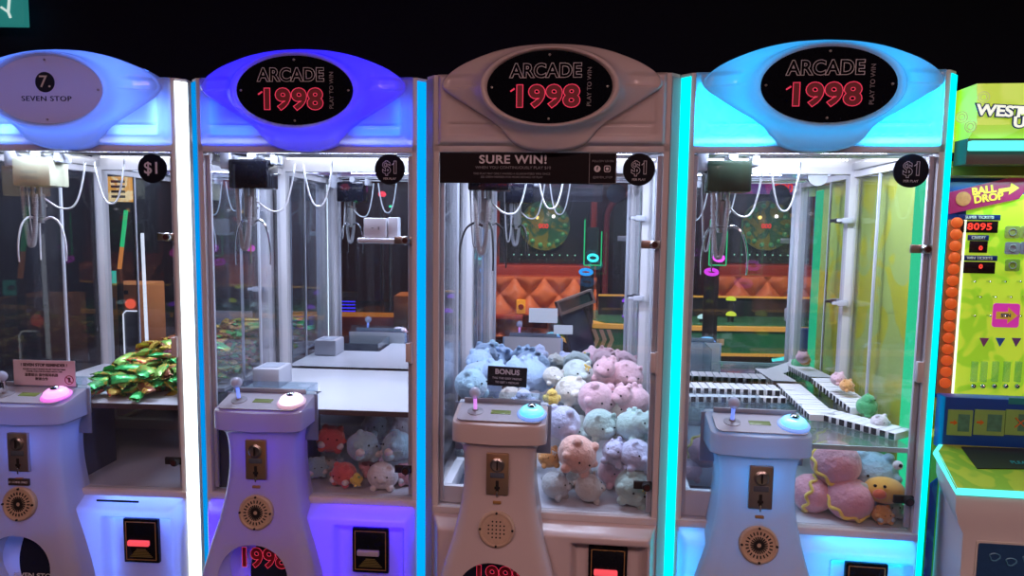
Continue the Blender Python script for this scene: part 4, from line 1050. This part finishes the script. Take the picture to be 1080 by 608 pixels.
dk5 = deckslab('control_deck', printmat('deck_print', (.22, .42, .03, 1), (.40, .50, .04, 1), 10), dk_pts, -.002, .003)
pp = [pd(1013, 480, zdeck(-.10)), pd(1090, 483, zdeck(-.10)), pd(1100, 504, zdeck(yf+.03)), pd(1030, 502, zdeck(yf+.03))]
o = deckslab('text_plate', mat('black_plate', (.015, .02, .02, 1), .3, vary=.2), pp, .0035, .0055)
for i, tx in enumerate(('PLEASE WATCH YOUR TICKETS', 'COLLECT THEM WHEN DONE')):
    yy = -.11-.06*i
    lettering('plate_lettering', tx, .018, CYAN_D, R5, (-.14, yf*.45-.0-.05*i, zdeck(yf*.45-.05*i)+.0062), M=Matrix.Rotation(-pi/2+.3, 4, 'X'))
# glowing edge
g = MB(); e = [(-hw-.002, -.02)]+dk_pts[1:5]+[(hw+.002, -.02)]
g.tube([(x, y, zdeck(y)-.006) for x, y in e], .0095, 10); g.obj('deck_edge_light', CY, R5)
# body below the deck
g = MB(); bm = g.bm
ins = lambda k: [(x*k if i not in (0, 5) else x, y*k if i not in (0, 5) else y) for i, (x, y) in enumerate(dk_pts)]
levels = [(-.016, 1.0), (-.06, .995), (-.095, .97), (-.13, .93), (-.70, .92)]
rs = []
for dz, k in levels: rs.append([bm.verts.new((x, y, zdeck(y)+dz if dz > -.5 else .03)) for x, y in ins(k)])
for A, B in zip(rs, rs[1:]):
    for i in range(6): bm.faces.new((A[i], A[(i+1) % 6], B[(i+1) % 6], B[i]))
bm.faces.new(rs[0]); bm.faces.new(rs[-1])
g.obj('lower_body', WHITE, R5, smooth=25)
# dark blue door panel low in front
p = loc(4, 1031, 572, yl=yf*.92); 
g = MB(); g.plate(rrect(p.x-ox+.15, p.z-.15, .31, .31, .006), yf*.92-.004, yf*.92-.0005); fr5 = g.obj('coin_door', mat('pale_frame', (.6, .58, .55, 1), .4, vary=.05), R5)
g = MB(); g.plate(rrect(p.x-ox+.15, p.z-.15, .300, .300, .005), yf*.92-.006, yf*.92-.0045); g.obj('door_print', mat('door_blue', (.015, .06, .17, 1), .3, vary=.2), fr5)
for i in range(3):
    cxp, czp = p.x-ox+.04+.04*i, p.z-.035-.01*(i % 2)
    g = MB(); g.tube([(cxp+.012*cos(2*pi*k/20)*(1+.2*sin(k)), yf*.92-.007, czp+.010*sin(2*pi*k/20)) for k in range(21)], .0018, 5); g.obj('cloud_print', mat('cloud_blue', (.08, .25, .42, 1), .4, vary=.1), fr5)
# blue side cheek under deck
A0 = dk_pts[0]; A1 = dk_pts[1]
g = MB(); bm = g.bm
c5 = [(A0[0]-.004, -.02, .03), (A0[0]-.004, -.02, .70), (A1[0]-.004, A1[1]+.01, .69), (A1[0]-.004, A1[1]+.01, .03)]
a_ = [bm.verts.new(v_) for v_ in c5]; b_ = [bm.verts.new((v_[0]-.003, v_[1], v_[2])) for v_ in c5]
bm.faces.new(a_); bm.faces.new(b_[::-1])
for i in range(4): bm.faces.new((a_[i], a_[(i+1) % 4], b_[(i+1) % 4], b_[i]))
g.obj('side_print', printmat('blue_side_print', (.01, .06, .50, 1), (.05, .22, .62, 1), 9), R5, smooth=0)
light(R5, 'AREA', (0, .07, 1.55), 1.5, (.4, .95, .85), (.7, .03), (0, 0, 0))

# ------------------------------------------------------------------ room
def struct(g, name, m): o = g.obj(name, m, None, smooth=0); tag(o, kind='structure'); return o
FLOOR = mat('dark_carpet', (.03, .025, .035, 1), .95, bump=.3, bscale=150, vary=.3)
DARKC = mat('navy_ceiling', (.006, .009, .040, 1), .9, vary=.2)
DARKW = mat('dark_wall', (.03, .03, .05, 1), .8, vary=.2)
MAROON = mat('maroon_wall', (.20, .035, .025, 1), .7, vary=.25, bscale=2)
struct(MB().box(-7, 7, -6.5, 3.3, -.1, 0), 'floor', FLOOR)
struct(MB().box(-7, 7, -6.5, 3.3, 3.0, 3.1), 'ceiling', DARKC)
struct(MB().box(-7.1, -7, -6.5, 3.3, 0, 3.0), 'wall_left', DARKW)
struct(MB().box(7, 7.1, -6.5, 3.3, 0, 3.0), 'wall_right', DARKW)
struct(MB().box(-7, 7, 3.3, 3.4, 0, 3.0), 'wall_back', DARKC)
struct(MB().box(-7, 7, -6.6, -6.5, 0, 3.0), 'wall_front', MAROON)

# ceiling lamps and added fill lamps
def clamp(x, y, w, h, pw, col, lab, s=None, sp=None):
    o = top('ceiling_and_fill_lamp', lab, 'ceiling light', Matrix.Translation((x, y, 3.0)), 'ceiling lamps')
    MB().box(-w/2, w/2, -h/2, h/2, -.02, -.001, .003).obj('lamp_housing', GREYP, o)
    MB().box(-w/2+.01, w/2-.01, -h/2+.01, h/2-.01, -.024, -.0205).obj('lamp_diffuser', emit('lamp_glow_%d' % int(x*10+y*100), col, s or 3), o)
    light(o, 'AREA', (0, 0, -.03), pw, col[:3], (w-.02, h-.02), spread=sp)
WARM = (1, .55, .52, 1)
clamp(-1.6, -.9, .5, .5, 28, WARM, 'square ceiling lamp behind the viewer at left'); clamp(.3, -1.1, .5, .5, 28, WARM, 'square ceiling lamp behind the viewer in the middle'); clamp(2.2, -.9, .5, .5, 28, WARM, 'square ceiling lamp behind the viewer at right')
clamp(-.6, -1.5, .4, .4, 22, (1, .75, .6, 1), 'added fill lamp over the wheel games reflected in the plush machine', sp=radians(95)); clamp(1.5, -.75, .4, .4, 45, (1, .75, .6, 1), 'added fill lamp over the coin pusher reflected in the cyan machine', sp=radians(95))  # added fill lamps brightening the mirrored games
clamp(-3.6, -2.3, .4, .4, 45, (1, .8, .7, 1), 'added fill lamp over the counter reflected in the blue machine', sp=radians(95))  # added fill lamp brightening the mirrored left background

# exit sign
p0 = wpt(-14, -6, 3.2); p1 = wpt(28.5, 28, 3.2)
ex = top('exit_sign', 'teal hanging exit sign in the top left corner', 'sign', Matrix.Translation(((p0.x+p1.x)/2, 3.2, (p0.z+p1.z)/2)))
W2, H2 = (p1.x-p0.x)/2, (p0.z-p1.z)/2
MB().box(-W2, W2, -.02, .02, -H2, H2, .004).obj('sign_case', mat('teal_sign', (.02, .25, .25, 1), .4, emis=(.03, .30, .28, 1), es=.55, vary=.05), ex)
g = MB(); g.tube([(W2*.25, -.022, -H2*.2), (W2*.37, -.022, H2*.9)], .006, 6); g.tube([(W2*.25, -.022, -H2*.2), (W2*.35, -.022, -H2*.55)], .006, 6); g.tube([(-W2*.1, -.022, H2*.1), (W2*.25, -.022, -H2*.2)], .006, 6); g.obj('running_leg', emit('pale_sign', (.75, .9, .85, 1), .8), ex)
MB().cyl((0, 0, H2), (0, 0, 3.0-(p0.z+p1.z)/2), .008, 8).obj('hanger', GREYP, ex)

BEFORE = set(o.name for o in bpy.data.objects)
# ---- prize wheel games: they stand behind the viewer and show in the mirrored backs of the machines
# ---- prize wheel games beyond (red cabinets with tufted base)
RW = mat('red_lacquer', (.30, .045, .03, 1), .35, vary=.2, bscale=3); ORA = mat('orange_padding', (.58, .19, .08, 1), .45, vary=.15, bscale=6)
DGLS = mat('dark_screen', (.02, .03, .035, 1), .12, vary=.2)
def wheelgame(D, u, lab, digits, s=1.0):
    c = wpt(u, 330, D); r = top('wheel_game', lab, 'arcade game', Matrix.Translation((c.x, D, 0)), 'wheel games along the far wall')
    Z = lambda v: wpt(u, v, D).z
    X = lambda uu: wpt(uu, 240, D).x-c.x
    w = .46*D/6
    g = MB(); g.box(-w, w, .0, .7, 0, Z(183)+.25, .02); g.box(-w, -w+.07, -.08, .0, Z(345), Z(183)+.2, .01); g.box(w-.07, w, -.08, 0, Z(345), Z(183)+.2, .01); g.box(-w, w, -.12, 0, Z(292), Z(280), .01); g.obj('cabinet', RW, r)
    MB().box(-w+.075, w-.075, -.012, -.002, Z(278), Z(188), .003).obj('screen', DGLS, r)
    MB().box(-w+.07, w-.07, -.09, -.013, Z(205), Z(183)+.15, .01).obj('marquee', printmat('magenta_marquee', (.30, .02, .22, 1), (.12, .03, .25, 1), 4, .55), r)
    lettering('marquee_digits', digits, .15, LEDR, r, (.02*D, -.095, Z(199)), offset=.002); lettering('marquee_digits', digits, .11, LEDR, r, (-w*.55, -.095, Z(201)), offset=.002)
    wr = 26/700*D; zc = Z(238)
    wh = MB().lathe([(wr, -.015), (wr, -.05), (wr*.9, -.055), (wr*.35, -.045), (wr*.2, -.07), (.01, -.075)], (0, 0, zc), 'Y', 40).obj('wheel', printmat('wheel_print', (.02, .10, .05, 1), (.14, .16, .03, 1), 5, .25), r)
    g = MB()
    for k in range(14):
        a_ = 2*pi*k/14; g.sph((wr*.80*cos(a_), -.055, zc+wr*.80*sin(a_)), wr*.10, u=10, v=6)
    g.obj('wheel_knobs', mat('wheel_green', (.05, .28, .12, 1), .3, emis=(.05, .4, .15, 1), es=.15, vary=.6, bscale=3), wh)
    lettering('wheel_digits', '000', .08, LEDR, wh, (-.02, -.08, zc-.01), offset=.002)
    for dx, dz, cc, nm in ((.10, .14, (1, .9, .8, 1), 'warm'), (-.10, .12, (1, .6, .15, 1), 'amber')): MB().sph((dx, -.075, zc+dz*.8), .022, u=10, v=8).obj('wheel_lamp', emit('wlamp_'+nm, cc, 3), wh)
    g = MB(); n_ = 9
    for k in range(n_): g.sph((-w*.6+k*w*1.2/(n_-1), -.03, Z(269)), .009, u=8, v=6)
    g.obj('row_lamps', emit('pale_green_dots', (.4, .9, .6, 1), 1.2), r)
    # tufted base: diamond quilting
    zt_, zb_ = Z(291), Z(352)
    P_ = .36*D/8.2
    def ft(x, z):
        a1 = ((x/P_+z/(P_*1.1)) % 1)-.5; a2 = ((x/P_-z/(P_*1.1)) % 1)-.5
        return -.14-.10*(1-(2*abs(a1))**3)*(1-(2*abs(a2))**3)-.06*(zt_-z)/(zt_-zb_)
    MB().sheet(-w, w, zb_, zt_, 110, 70, ft).obj('tufted_front', ORA, r, smooth=70)
    for dx in (-.30, .32):
        b_ = MB().box(dx*w*1.5-.055, dx*w*1.5+.055, -.32, -.22, Z(328), Z(314), .01).obj('play_button', mat('yellow_box', (.75, .38, .03, 1), .4, emis=(.9, .45, .04, 1), es=.35, vary=.1), r)
        MB().lathe([(.034, -.32), (.034, -.335), (.028, -.34)], (dx*w*1.5, 0, (Z(328)+Z(314))/2), 'Y', 20).obj('button_top', mat('maroon_knob', (.2, .02, .02, 1), .3, vary=.1), b_)
    MB().box(-w, w, -.36, -.2, Z(334), Z(329), .01).obj('shelf', RW, r)
    MB().box(-w+.02, w-.02, -.14, -.01, zt_-.01, zt_+.012).obj('shelf_lip', mat('red_shelf', (.45, .09, .04, 1), .4, vary=.1), r)  # plain red edge along the top of the padding
    sp = bpy.data.lights.new('glow', 'SPOT'); sp.energy = 300; sp.color = (1, .66, .42); sp.spot_size = radians(40); sp.spot_blend = .6; sp.shadow_soft_size = .04  # added spot from above to brighten the padded base
    so = bpy.data.objects.new('fill_spot', sp); COL.objects.link(so); so.parent = r; so.location = (0, -1.6, 2.93); so.rotation_euler = (atan2(1.5, 2.93-zb_-.2), 0, 0)
    MB().lathe([(.05, 2.94), (.06, 3.0)], (0, -1.6, 0), 'Z', 20).obj('fill_spot_housing', GREYP, r)
wheelgame(8.2, 573, 'red wheel game with orange padded base seen beyond the plush toy machine', '000')
wheelgame(8.2, 803, 'red wheel game with orange padded base seen beyond the white packs', '000')
# tall dark photo-booth-like cabinet in front of wall between the games
p0, p1 = wpt(641, 215, 8.0), wpt(686, 330, 8.0)
o = top('dark_cabinet', 'tall black arched cabinet right of the green lit stand', 'arcade game', Matrix.Translation(((p0.x+p1.x)/2, 8.0, 0)))
W_ = (p1.x-p0.x)/2
g = MB(); g.plate([(-W_, 0), (W_, 0)]+[(W_*cos(pi*k/16), p0.z-.2+.30*sin(pi*k/16)) for k in range(17)], 0, .5); g.obj('cabinet', mat('cabinet_black', (.006, .007, .014, 1), .25, vary=.2), o)
g = MB(); g.tube([(-W_*1.03, -.01, .2), (-W_*1.03, -.01, p0.z-.2)]+[(-W_*1.03*cos(pi*k/16), -.01, p0.z-.2+.32*sin(pi*k/16)) for k in range(17)]+[(W_*1.03, -.01, .2)], .035, 8); g.obj('arch_trim', mat('plum_trim', (.14, .03, .05, 1), .4, vary=.1), o)
# green lit frame stand with ring light
def ringstand(u, D, lab, c_ring, c_dome, vv=0):
    q = lambda a_, b_: wpt(a_, b_, D)
    c = q(u, 272); o = top('lit_stand', lab, 'light stand', Matrix.Translation((c.x, D, 0)), 'stands with ring lights')
    z = lambda b_: q(u, b_).z
    k = D/700
    GN = emit('neon_green', (.03, .75, .25, 1), 1.0)
    g = MB()
    for pts in ([(-9*k, 0, z(280)), (9*k, 0, z(280))], [(-9*k, 0, z(280)), (-9*k, 0, z(232))], [(9*k, 0, z(280)), (9*k, 0, z(244))]): g.tube(pts, .006, 8)
    g.obj('neon_frame', GN, o)
    MB().box(-6*k, 6*k, .01, .03, z(279), z(240)).obj('frame_back', mat('dark_acryl', (.03, .06, .06, 1), .2, vary=.2), o)
    def torus(zc, R, r, m, nm, xx=0, ell=.62):
        g = MB(); g.tube([(xx+R*cos(2*pi*t/24), -.03+R*.5*sin(2*pi*t/24), zc+R*ell*sin(2*pi*t/24)) for t in range(25)], r, 8); return g.obj(nm, m, o)
    torus(z(272), 5*k, .013, emit('ringlight_'+str(c_ring), c_ring, 2.2), 'ring_light')
    torus(z(287), 6*k, .016, emit('ringlight_'+str(c_dome), c_dome, 1.6), 'lower_ring', -7*k, .4)
    MB().lathe([(.05, 0), (.05, z(289))], (-7*k, .02, 0), 'Z', 20).obj('post', BLACKM, o)
    MB().box(-.02, .02, .0, .03, 0, z(280)).obj('leg', BLACKM, o)
ringstand(625, 6.75, 'green neon frame with cyan ring light before the dark arch', (.05, .85, .9, 1), (.02, .35, .9, 1))
ringstand(757, 6.1, 'green neon frame with magenta ring light behind the hanging claw', (.9, .1, .9, 1), (.75, .05, .75, 1))

# ---- green and gold coin pusher station
GREEN = mat('green_lacquer', (.02, .24, .10, 1), .3, vary=.2, bscale=4); GOLD = mat('gold_rail', (.80, .50, .10, 1), .28, .3, emis=(.9, .48, .08, 1), es=.45, vary=.1)  # emission put into the gold so the rails look brightly lit
D = 6.8
def pc(u, v, D_=D): return wpt(u, v, D_)
c = pc(760, 340)
st = top('coin_pusher', 'low green coin pusher station with gold edges and glowing domes', 'arcade game', Matrix.Translation((c.x, D, 0)))
zt = pc(680, 346).z; zb = pc(680, 369).z
pl = [(pc(622, 330, D).x-c.x, .28), (pc(640, 330).x-c.x-.02, -.06), (pc(680, 337).x-c.x, -.14), (pc(920, 337).x-c.x, -.14), (pc(935, 330).x-c.x+.3, .5), (pc(935, 330).x-c.x+.3, 1.0), (pc(606, 330).x-c.x, 1.0)]
MB().prism(pl, zb, zt).obj('green_skirt', GREEN, st)
def off(P_, d): 
    cx_ = sum(x for x, y in P_)/len(P_); cy_ = sum(y for x, y in P_)/len(P_); return [(x+(x-cx_)*d, y+(y-cy_)*d) for x, y in P_]
MB().prism(off(pl, .02), zt, zt+.045).obj('gold_top_rail', GOLD, st)
MB().prism(off(pl, .02), zb-.03, zb).obj('gold_lower_rail', GOLD, st)
MB().prism(off(pl, -.08), zt+.0455, zt+.06).obj('table_top', mat('green_top', (.04, .20, .10, 1), .12, vary=.4, bscale=6), st)
MB().prism(off(pl, -.10), .02, zb-.03).obj('base', mat('brown_base', (.10, .06, .05, 1), .5, vary=.3, bscale=4), st)
# chevrons on the left facet
A = Vector((pl[1][0], pl[1][1])); B = Vector((pl[2][0], pl[2][1])); d_ = (B-A).normalized(); ang = atan2(d_.y, d_.x)
A0_ = Vector(pl[0]); ang0 = atan2((A-A0_).y, (A-A0_).x)
PALE = mat('pale_chevron', (.60, .55, .38, 1), .4, vary=.05)
MC = Matrix.Translation((A.x, A.y, (zt+zb)/2)) @ Matrix.Rotation(ang, 4, 'Z')
hh_ = (zt-zb)/2*.9
for k in range(3):
    g = MB(); x_ = -.10+.075*k+.06
    g.plate([(x_, hh_), (x_+.042, hh_), (x_+.082, 0), (x_+.042, -hh_), (x_, -hh_), (x_+.04, 0)], -.004, -.010); g.bm.transform(MC); g.obj('chevron', PALE, st)
g = MB(); g.box(.30, 1.0, -.008, -.002, -.032, .032); g.bm.transform(Matrix.Translation((B.x-.22, B.y, (zt+zb)/2))); g.obj('side_label', PALE, st)
g = MB(); g.lathe([(.026, -.010), (.026, -.014)], (.34, 0, 0), 'Y', 20); g.bm.transform(Matrix.Translation((B.x-.22, B.y, (zt+zb)/2))); g.obj('label_emblem', BLACKM, st)
# upper tier glass rail
MB().box(pc(650, 320).x-c.x, pc(880, 320).x-c.x, .55, .60, zt+.05, pc(700, 322).z+.04).obj('upper_tier', mat('dark_tier', (.02, .025, .035, 1), .15, vary=.3, bscale=5), st)
MB().box(pc(650, 320).x-c.x, pc(880, 320).x-c.x, .53, .55, pc(700, 322).z+.03, pc(700, 322).z+.05).obj('tier_rail', GOLD, st)
for u, v, cc, nm in ((672, 318, (.35, .06, .9, 1), 'violet'), (672, 334, (.35, .06, .9, 1), 'violet'), (771, 316, (.7, .85, .05, 1), 'lime'), (771, 332, (.5, .7, .05, 1), 'lime'), (741, 335, (.6, .95, .9, 1), 'pale'), (862, 318, (.9, .45, .1, 1), 'amber')):
    Dd = D+.35 if v < 325 else D+.1
    p = pc(u, v, Dd); m_ = emit('dome_'+nm, cc, 1.3)
    MB().lathe([(.052, -.01), (.052, .006), (.040, .022), (.018, .032)], (p.x-c.x, Dd-D, p.z), 'Z', 20).obj('glowing_dome', m_, st)
    MB().cyl((p.x-c.x, Dd-D, zt+.02), (p.x-c.x, Dd-D, p.z-.01), .03, 14).obj('dome_post', BLACKM, st)
MB().sph((pc(863, 344).x-c.x, .1, zt+.07), (.06, .05, .03)).obj('white_dome', mat('cream_dome', (.6, .4, .3, 1), .3, vary=.1), st)
# tilted dark display frames left of it
p = pc(606, 322, 6.3)
fr = top('tilted_display', 'grey framed tilted display beside the green coin pusher', 'screen', Matrix.Translation((p.x, 6.3, p.z)) @ Matrix.Scale(1.5, 4) @ Matrix.Rotation(-.32, 4, 'Y') @ Matrix.Rotation(.35, 4, 'Z'))
g = MB()
g.box(-.12, .14, -.02, .02, .050, .062); g.box(-.12, .14, -.02, .02, -.03, -.012); g.box(-.12, -.105, -.02, .02, -.012, .05); g.box(.125, .14, -.02, .02, -.012, .05)
g.obj('frame', mat('frame_grey', (.22, .25, .28, 1), .4, vary=.1), fr); MB().box(-.105, .125, -.01, .015, -.012, .05).obj('glass_face', mat('teal_dark', (.04, .10, .11, 1), .15, vary=.3), fr)
MB().box(-.11, .05, -.0, .05, (-p.z)/1.5+.02, -.03).obj('stand', mat('navy_stand', (.02, .03, .09, 1), .3, vary=.1), fr)

# ---- things seen through machines 1 and 2
p0, p1 = wpt(100, 186, 7.43), wpt(137, 213, 7.43)
o = top('lit_signboard', 'glowing orange and yellow signboard high beyond the leftmost machine', 'sign', Matrix.Translation(((p0.x+p1.x)/2, 7.43, (p0.z+p1.z)/2)))
a_, b_ = (p1.x-p0.x)/2, (p0.z-p1.z)/2
MB().box(-a_, a_, 0, .1, -b_, b_, .01).obj('sign_case', printmat('sign_amber', (.85, .40, .06, 1), (.95, .72, .35, 1), 5, 1.1), o)
g = MB()
for k in range(4): g.box(-a_*.1+a_*.05, a_*.75, -.01, -.001, -b_*.7+k*b_*.4, -b_*.5+k*b_*.4)
g.obj('sign_bars', mat('dark_bars', (.12, .05, .02, 1), .5, vary=.1), o)
MB().cyl((0, .05, b_), (0, .05, 3.0-(p0.z+p1.z)/2), .02, 8).obj('hanger', BLACKM, o)
p0, p1 = wpt(133, 222, 6.71), wpt(126, 284, 6.71)
o = top('neon_stick', 'leaning green and orange neon stick beyond the leftmost machine', 'neon light', Matrix.Identity(4))
g = MB(); g.tube([p0, p0.lerp(p1, .62)], .02, 10); g.obj('green_tube', emit('neon_green'), o)
g = MB(); g.tube([p0.lerp(p1, .62), p1], .02, 10); g.obj('orange_tube', emit('neon_orange', (1, .35, .08, 1), .8), o)
g = MB(); g.tube([p1, Vector((p1.x, p1.y, 0))], .03, 8); g.obj('stand', BLACKM, o)
p0, p1 = wpt(107, 286, 6.93), wpt(123, 299, 6.93)
o = top('teal_screen', 'small teal glowing screen above the brown cabinet at left', 'screen', Matrix.Translation(((p0.x+p1.x)/2, 6.93, (p0.z+p1.z)/2)))
a_, b_ = (p1.x-p0.x)/2, (p0.z-p1.z)/2
MB().box(-a_, a_, 0, .06, -b_, b_, .005).obj('screen', emit('teal_glow', (.05, .65, .5, 1), .9), o); MB().box(-a_*.3, a_*.4, -.012, -.001, -b_*.3, b_*.35).obj('screen_icon', BLACKM, o)
MB().box(-.03, .03, .01, .05, -(p0.z+p1.z)/2, -b_).obj('stand', BLACKM, o)
p0, p1 = wpt(104, 300, 6.88), wpt(150, 380, 6.88)
o = top('brown_cabinet', 'brown low game cabinet with round red light beyond the snack heap', 'arcade game', Matrix.Translation(((p0.x+p1.x)/2, 6.88, 0)))
a_ = (p1.x-p0.x)/2
MB().box(-a_, a_, 0, .5, 0, p0.z, .01).obj('cabinet', mat('brown_wood', (.62, .30, .12, 1), .5, vary=.2, bscale=4), o)
for dx in (-.6, .35): MB().box(a_*dx-.02, a_*dx+.02, -.012, -.001, p0.z-.1, p0.z-.06).obj('slot', BLACKM, o)
MB().box(-a_*.75, -a_*.2, -.012, -.001, p0.z-.26, p0.z-.14).obj('icon_panel', GREYP, o)
MB().lathe([(.05, -.001), (.05, -.02), (.03, -.03)], (a_*.55, 0, p0.z-.2), 'Y', 24).obj('red_light', emit('red_lamp', (1, .12, .06, 1), 1.3), o)
MB().box(-a_, a_, -.05, 0, p0.z-.42, p0.z-.36).obj('ledge', mat('orange_ledge', (.55, .25, .07, 1), .5, vary=.1), o)
g = MB(); g.box(-.0, 0.001, 0, .001, 0, .001)
# white-edged board
p0, p1 = wpt(130, 328, 6.38), wpt(146, 360, 6.38)
o = top('edge_lit_board', 'small dark board with a glowing white edge behind the snack heap', 'board', Matrix.Translation(((p0.x+p1.x)/2, 6.38, 0)))
a_ = (p1.x-p0.x)/2
MB().box(-a_, a_, 0, .04, 0, p0.z).obj('board', GREYP, o)
g = MB(); g.tube([(-a_, -.005, p1.z-.2), (-a_, -.005, p0.z-.03), (-a_+.03, -.005, p0.z), (a_, -.005, p0.z)], .006, 8); g.obj('edge_light', emit('white_edge', (.85, .9, 1, 1), 1.5), o)
for u, v0, v1, lab in ((93, 265, 322, 'thin white light tube seen left of the rear post in the leftmost machine'), (150, 246, 362, 'tall thin white light tube right of the signboard in the leftmost machine'), (3, 285, 400, 'thin white light tube at the far left edge')):
    p0, p1 = wpt(u, v0, 6.4), wpt(u+5, v1, 6.4)
    o = top('light_tube', lab, 'light tube', Matrix.Translation((p0.x, 6.4, 0)))
    MB().tube([(0, 0, p0.z), (p1.x-p0.x, 0, p1.z)], .016, 8).obj('tube', emit('white_edge', (.85, .9, 1, 1), 1.5), o)
    MB().tube([(p1.x-p0.x, .02, 0), (p1.x-p0.x, .02, p1.z)], .02, 8).obj('stand', BLACKM, o)
# tan pillar, dark curtain
p0, p1 = wpt(19, 200, 6.61), wpt(37, 200, 6.61)
o = MB().box(p0.x, p1.x, 6.60, 6.75, 0, 3.0).obj('trim_1', mat('tan_column', (.12, .10, .07, 1), .6, vary=.2), None); tag(o, kind='structure')
p0, p1 = wpt(62, 200, 6.28), wpt(96, 200, 6.28)
g = MB(); n_ = 24
pts = [(p0.x+(p1.x-p0.x)*k/n_, 6.28+.03*sin(k*1.6)) for k in range(n_+1)]; pts += [(x_, y_+.02) for x_, y_ in pts[::-1]]
g.prism(pts, .05, 2.9); o = g.obj('curtain', mat('navy_cloth', (.02, .04, .08, 1), .8, vary=.2), None); tag(o, 'dark blue hanging curtain behind the leftmost machine', 'curtain')
# counters and chairs behind machine 2
p0, p1 = wpt(300, 333, 6.83), wpt(430, 340, 6.83)
o = top('counter', 'dark red counter with a glowing orange edge beyond the white shelf', 'counter', Matrix.Translation(((p0.x+p1.x)/2, 6.83, 0)))
a_ = (p1.x-p0.x)/2
MB().box(-a_, a_, 0, .2, 0, p0.z, .01).obj('counter_body', mat('dark_red', (.35, .05, .04, 1), .5, vary=.2), o)
MB().box(-a_, a_, -.03, .2, p0.z, p0.z+.02, .004).obj('counter_edge', emit('orange_edge', (1, .32, .05, 1), .45), o)
p0, p1 = wpt(352, 308, 7.27), wpt(376, 330, 7.27)
o = top('blue_light_box', 'small box glowing deep blue on the far counter', 'light', Matrix.Translation(((p0.x+p1.x)/2, 7.27, 0)))
a_ = (p1.x-p0.x)/2
MB().box(-a_, a_, 0, .3, 0, p1.z, .01).obj('box', BLACKM, o)
g = MB()
for k in range(4): g.box(-a_*.9+.02*k, a_*.9, -.01, .0, p1.z-.0+.012+.035*k, p1.z+.022+.035*k)
g.obj('blue_bars', emit('deep_blue_bars', (.05, .03, 1, 1), 1.6), o)
MB().box(-a_, a_, .001, .02, p1.z, p0.z).obj('back_plate', BLACKM, o)
for nm, u, v, D_, c_, r_, lab in (('red_lamp', 403, 205, 7.38, (1, .05, .08, 1), .045, 'small red lamp far beyond the blue machine'), ('green_lamp', 412, 218, 7.38, (.05, .9, .4, 1), .02, 'tiny green lamp far beyond the blue machine'),
                              ('magenta_lamp', 264, 262, 6.28, (.95, .05, .6, 1), .045, 'magenta glowing lamp behind the claw of the blue machine'), ('pink_lamp', 263, 345, 6.00, (.95, .1, .7, 1), .05, 'pink glowing dome above the snack packets')):
    p = wpt(u, v, D_); o = top(nm, lab, 'lamp', Matrix.Translation((p.x, D_, p.z)))
    MB().sph((0, 0, 0), (r_, r_*.7, r_*.75), u=14, v=10).obj('lamp_globe', emit('g_'+nm, c_, 1.6), o)
    MB().cyl((0, .0, -p.z), (0, 0, -r_*.6), .02, 10).obj('lamp_post', BLACKM, o)
p0, p1 = wpt(415, 312, 6.55), wpt(436, 345, 6.55)
o = top('orange_cabinet', 'orange corner cabinet seen past the white box of the blue machine', 'cabinet', Matrix.Translation(((p0.x+p1.x)/2, 6.55, 0)))
a_ = (p1.x-p0.x)/2; MB().box(-a_, a_, 0, .4, 0, p0.z, .01).obj('cabinet', mat('orange_wood', (.42, .16, .04, 1), .5, vary=.2), o); MB().box(-a_*.8, a_*.8, -.01, -.001, p0.z-.3, p0.z-.08, .003).obj('door', mat('orange_door', (.5, .22, .05, 1), .5, vary=.2), o)

def mirror_of(m):
    x, y, a = MACH[m]; n = Vector((-sin(a), cos(a), 0)); p = Vector((x, y, 0))+n*.650
    A = Matrix.Identity(4)
    for i_ in range(3):
        for j_ in range(3): A[i_][j_] -= 2*n[i_]*n[j_]
    t_ = n*(2*n.dot(p)); A[0][3], A[1][3], A[2][3] = t_
    return A
bpy.context.view_layer.update()
for o in list(bpy.data.objects):
    if o.name in BEFORE or o.parent: continue
    c_ = o.matrix_world.translation
    if c_.length < .01 and o.type == 'EMPTY': c_ = Vector((-3.5, 6.2, 0))
    if o.type == 'MESH': c_ = sum((Vector(v) for v in o.bound_box), Vector())/8
    u_ = 540+F*c_.x/c_.y
    o.matrix_world = mirror_of(1 if u_ < 290 else 2 if u_ < 480 else 3 if u_ < 690 else 4) @ o.matrix_world

# world: faint pinkish glow
w = bpy.data.worlds.new('world'); S.world = w; w.use_nodes = True
w.node_tree.nodes['Background'].inputs[0].default_value = (.5, .35, .42, 1); w.node_tree.nodes['Background'].inputs[1].default_value = .02
bpy.context.view_layer.update()
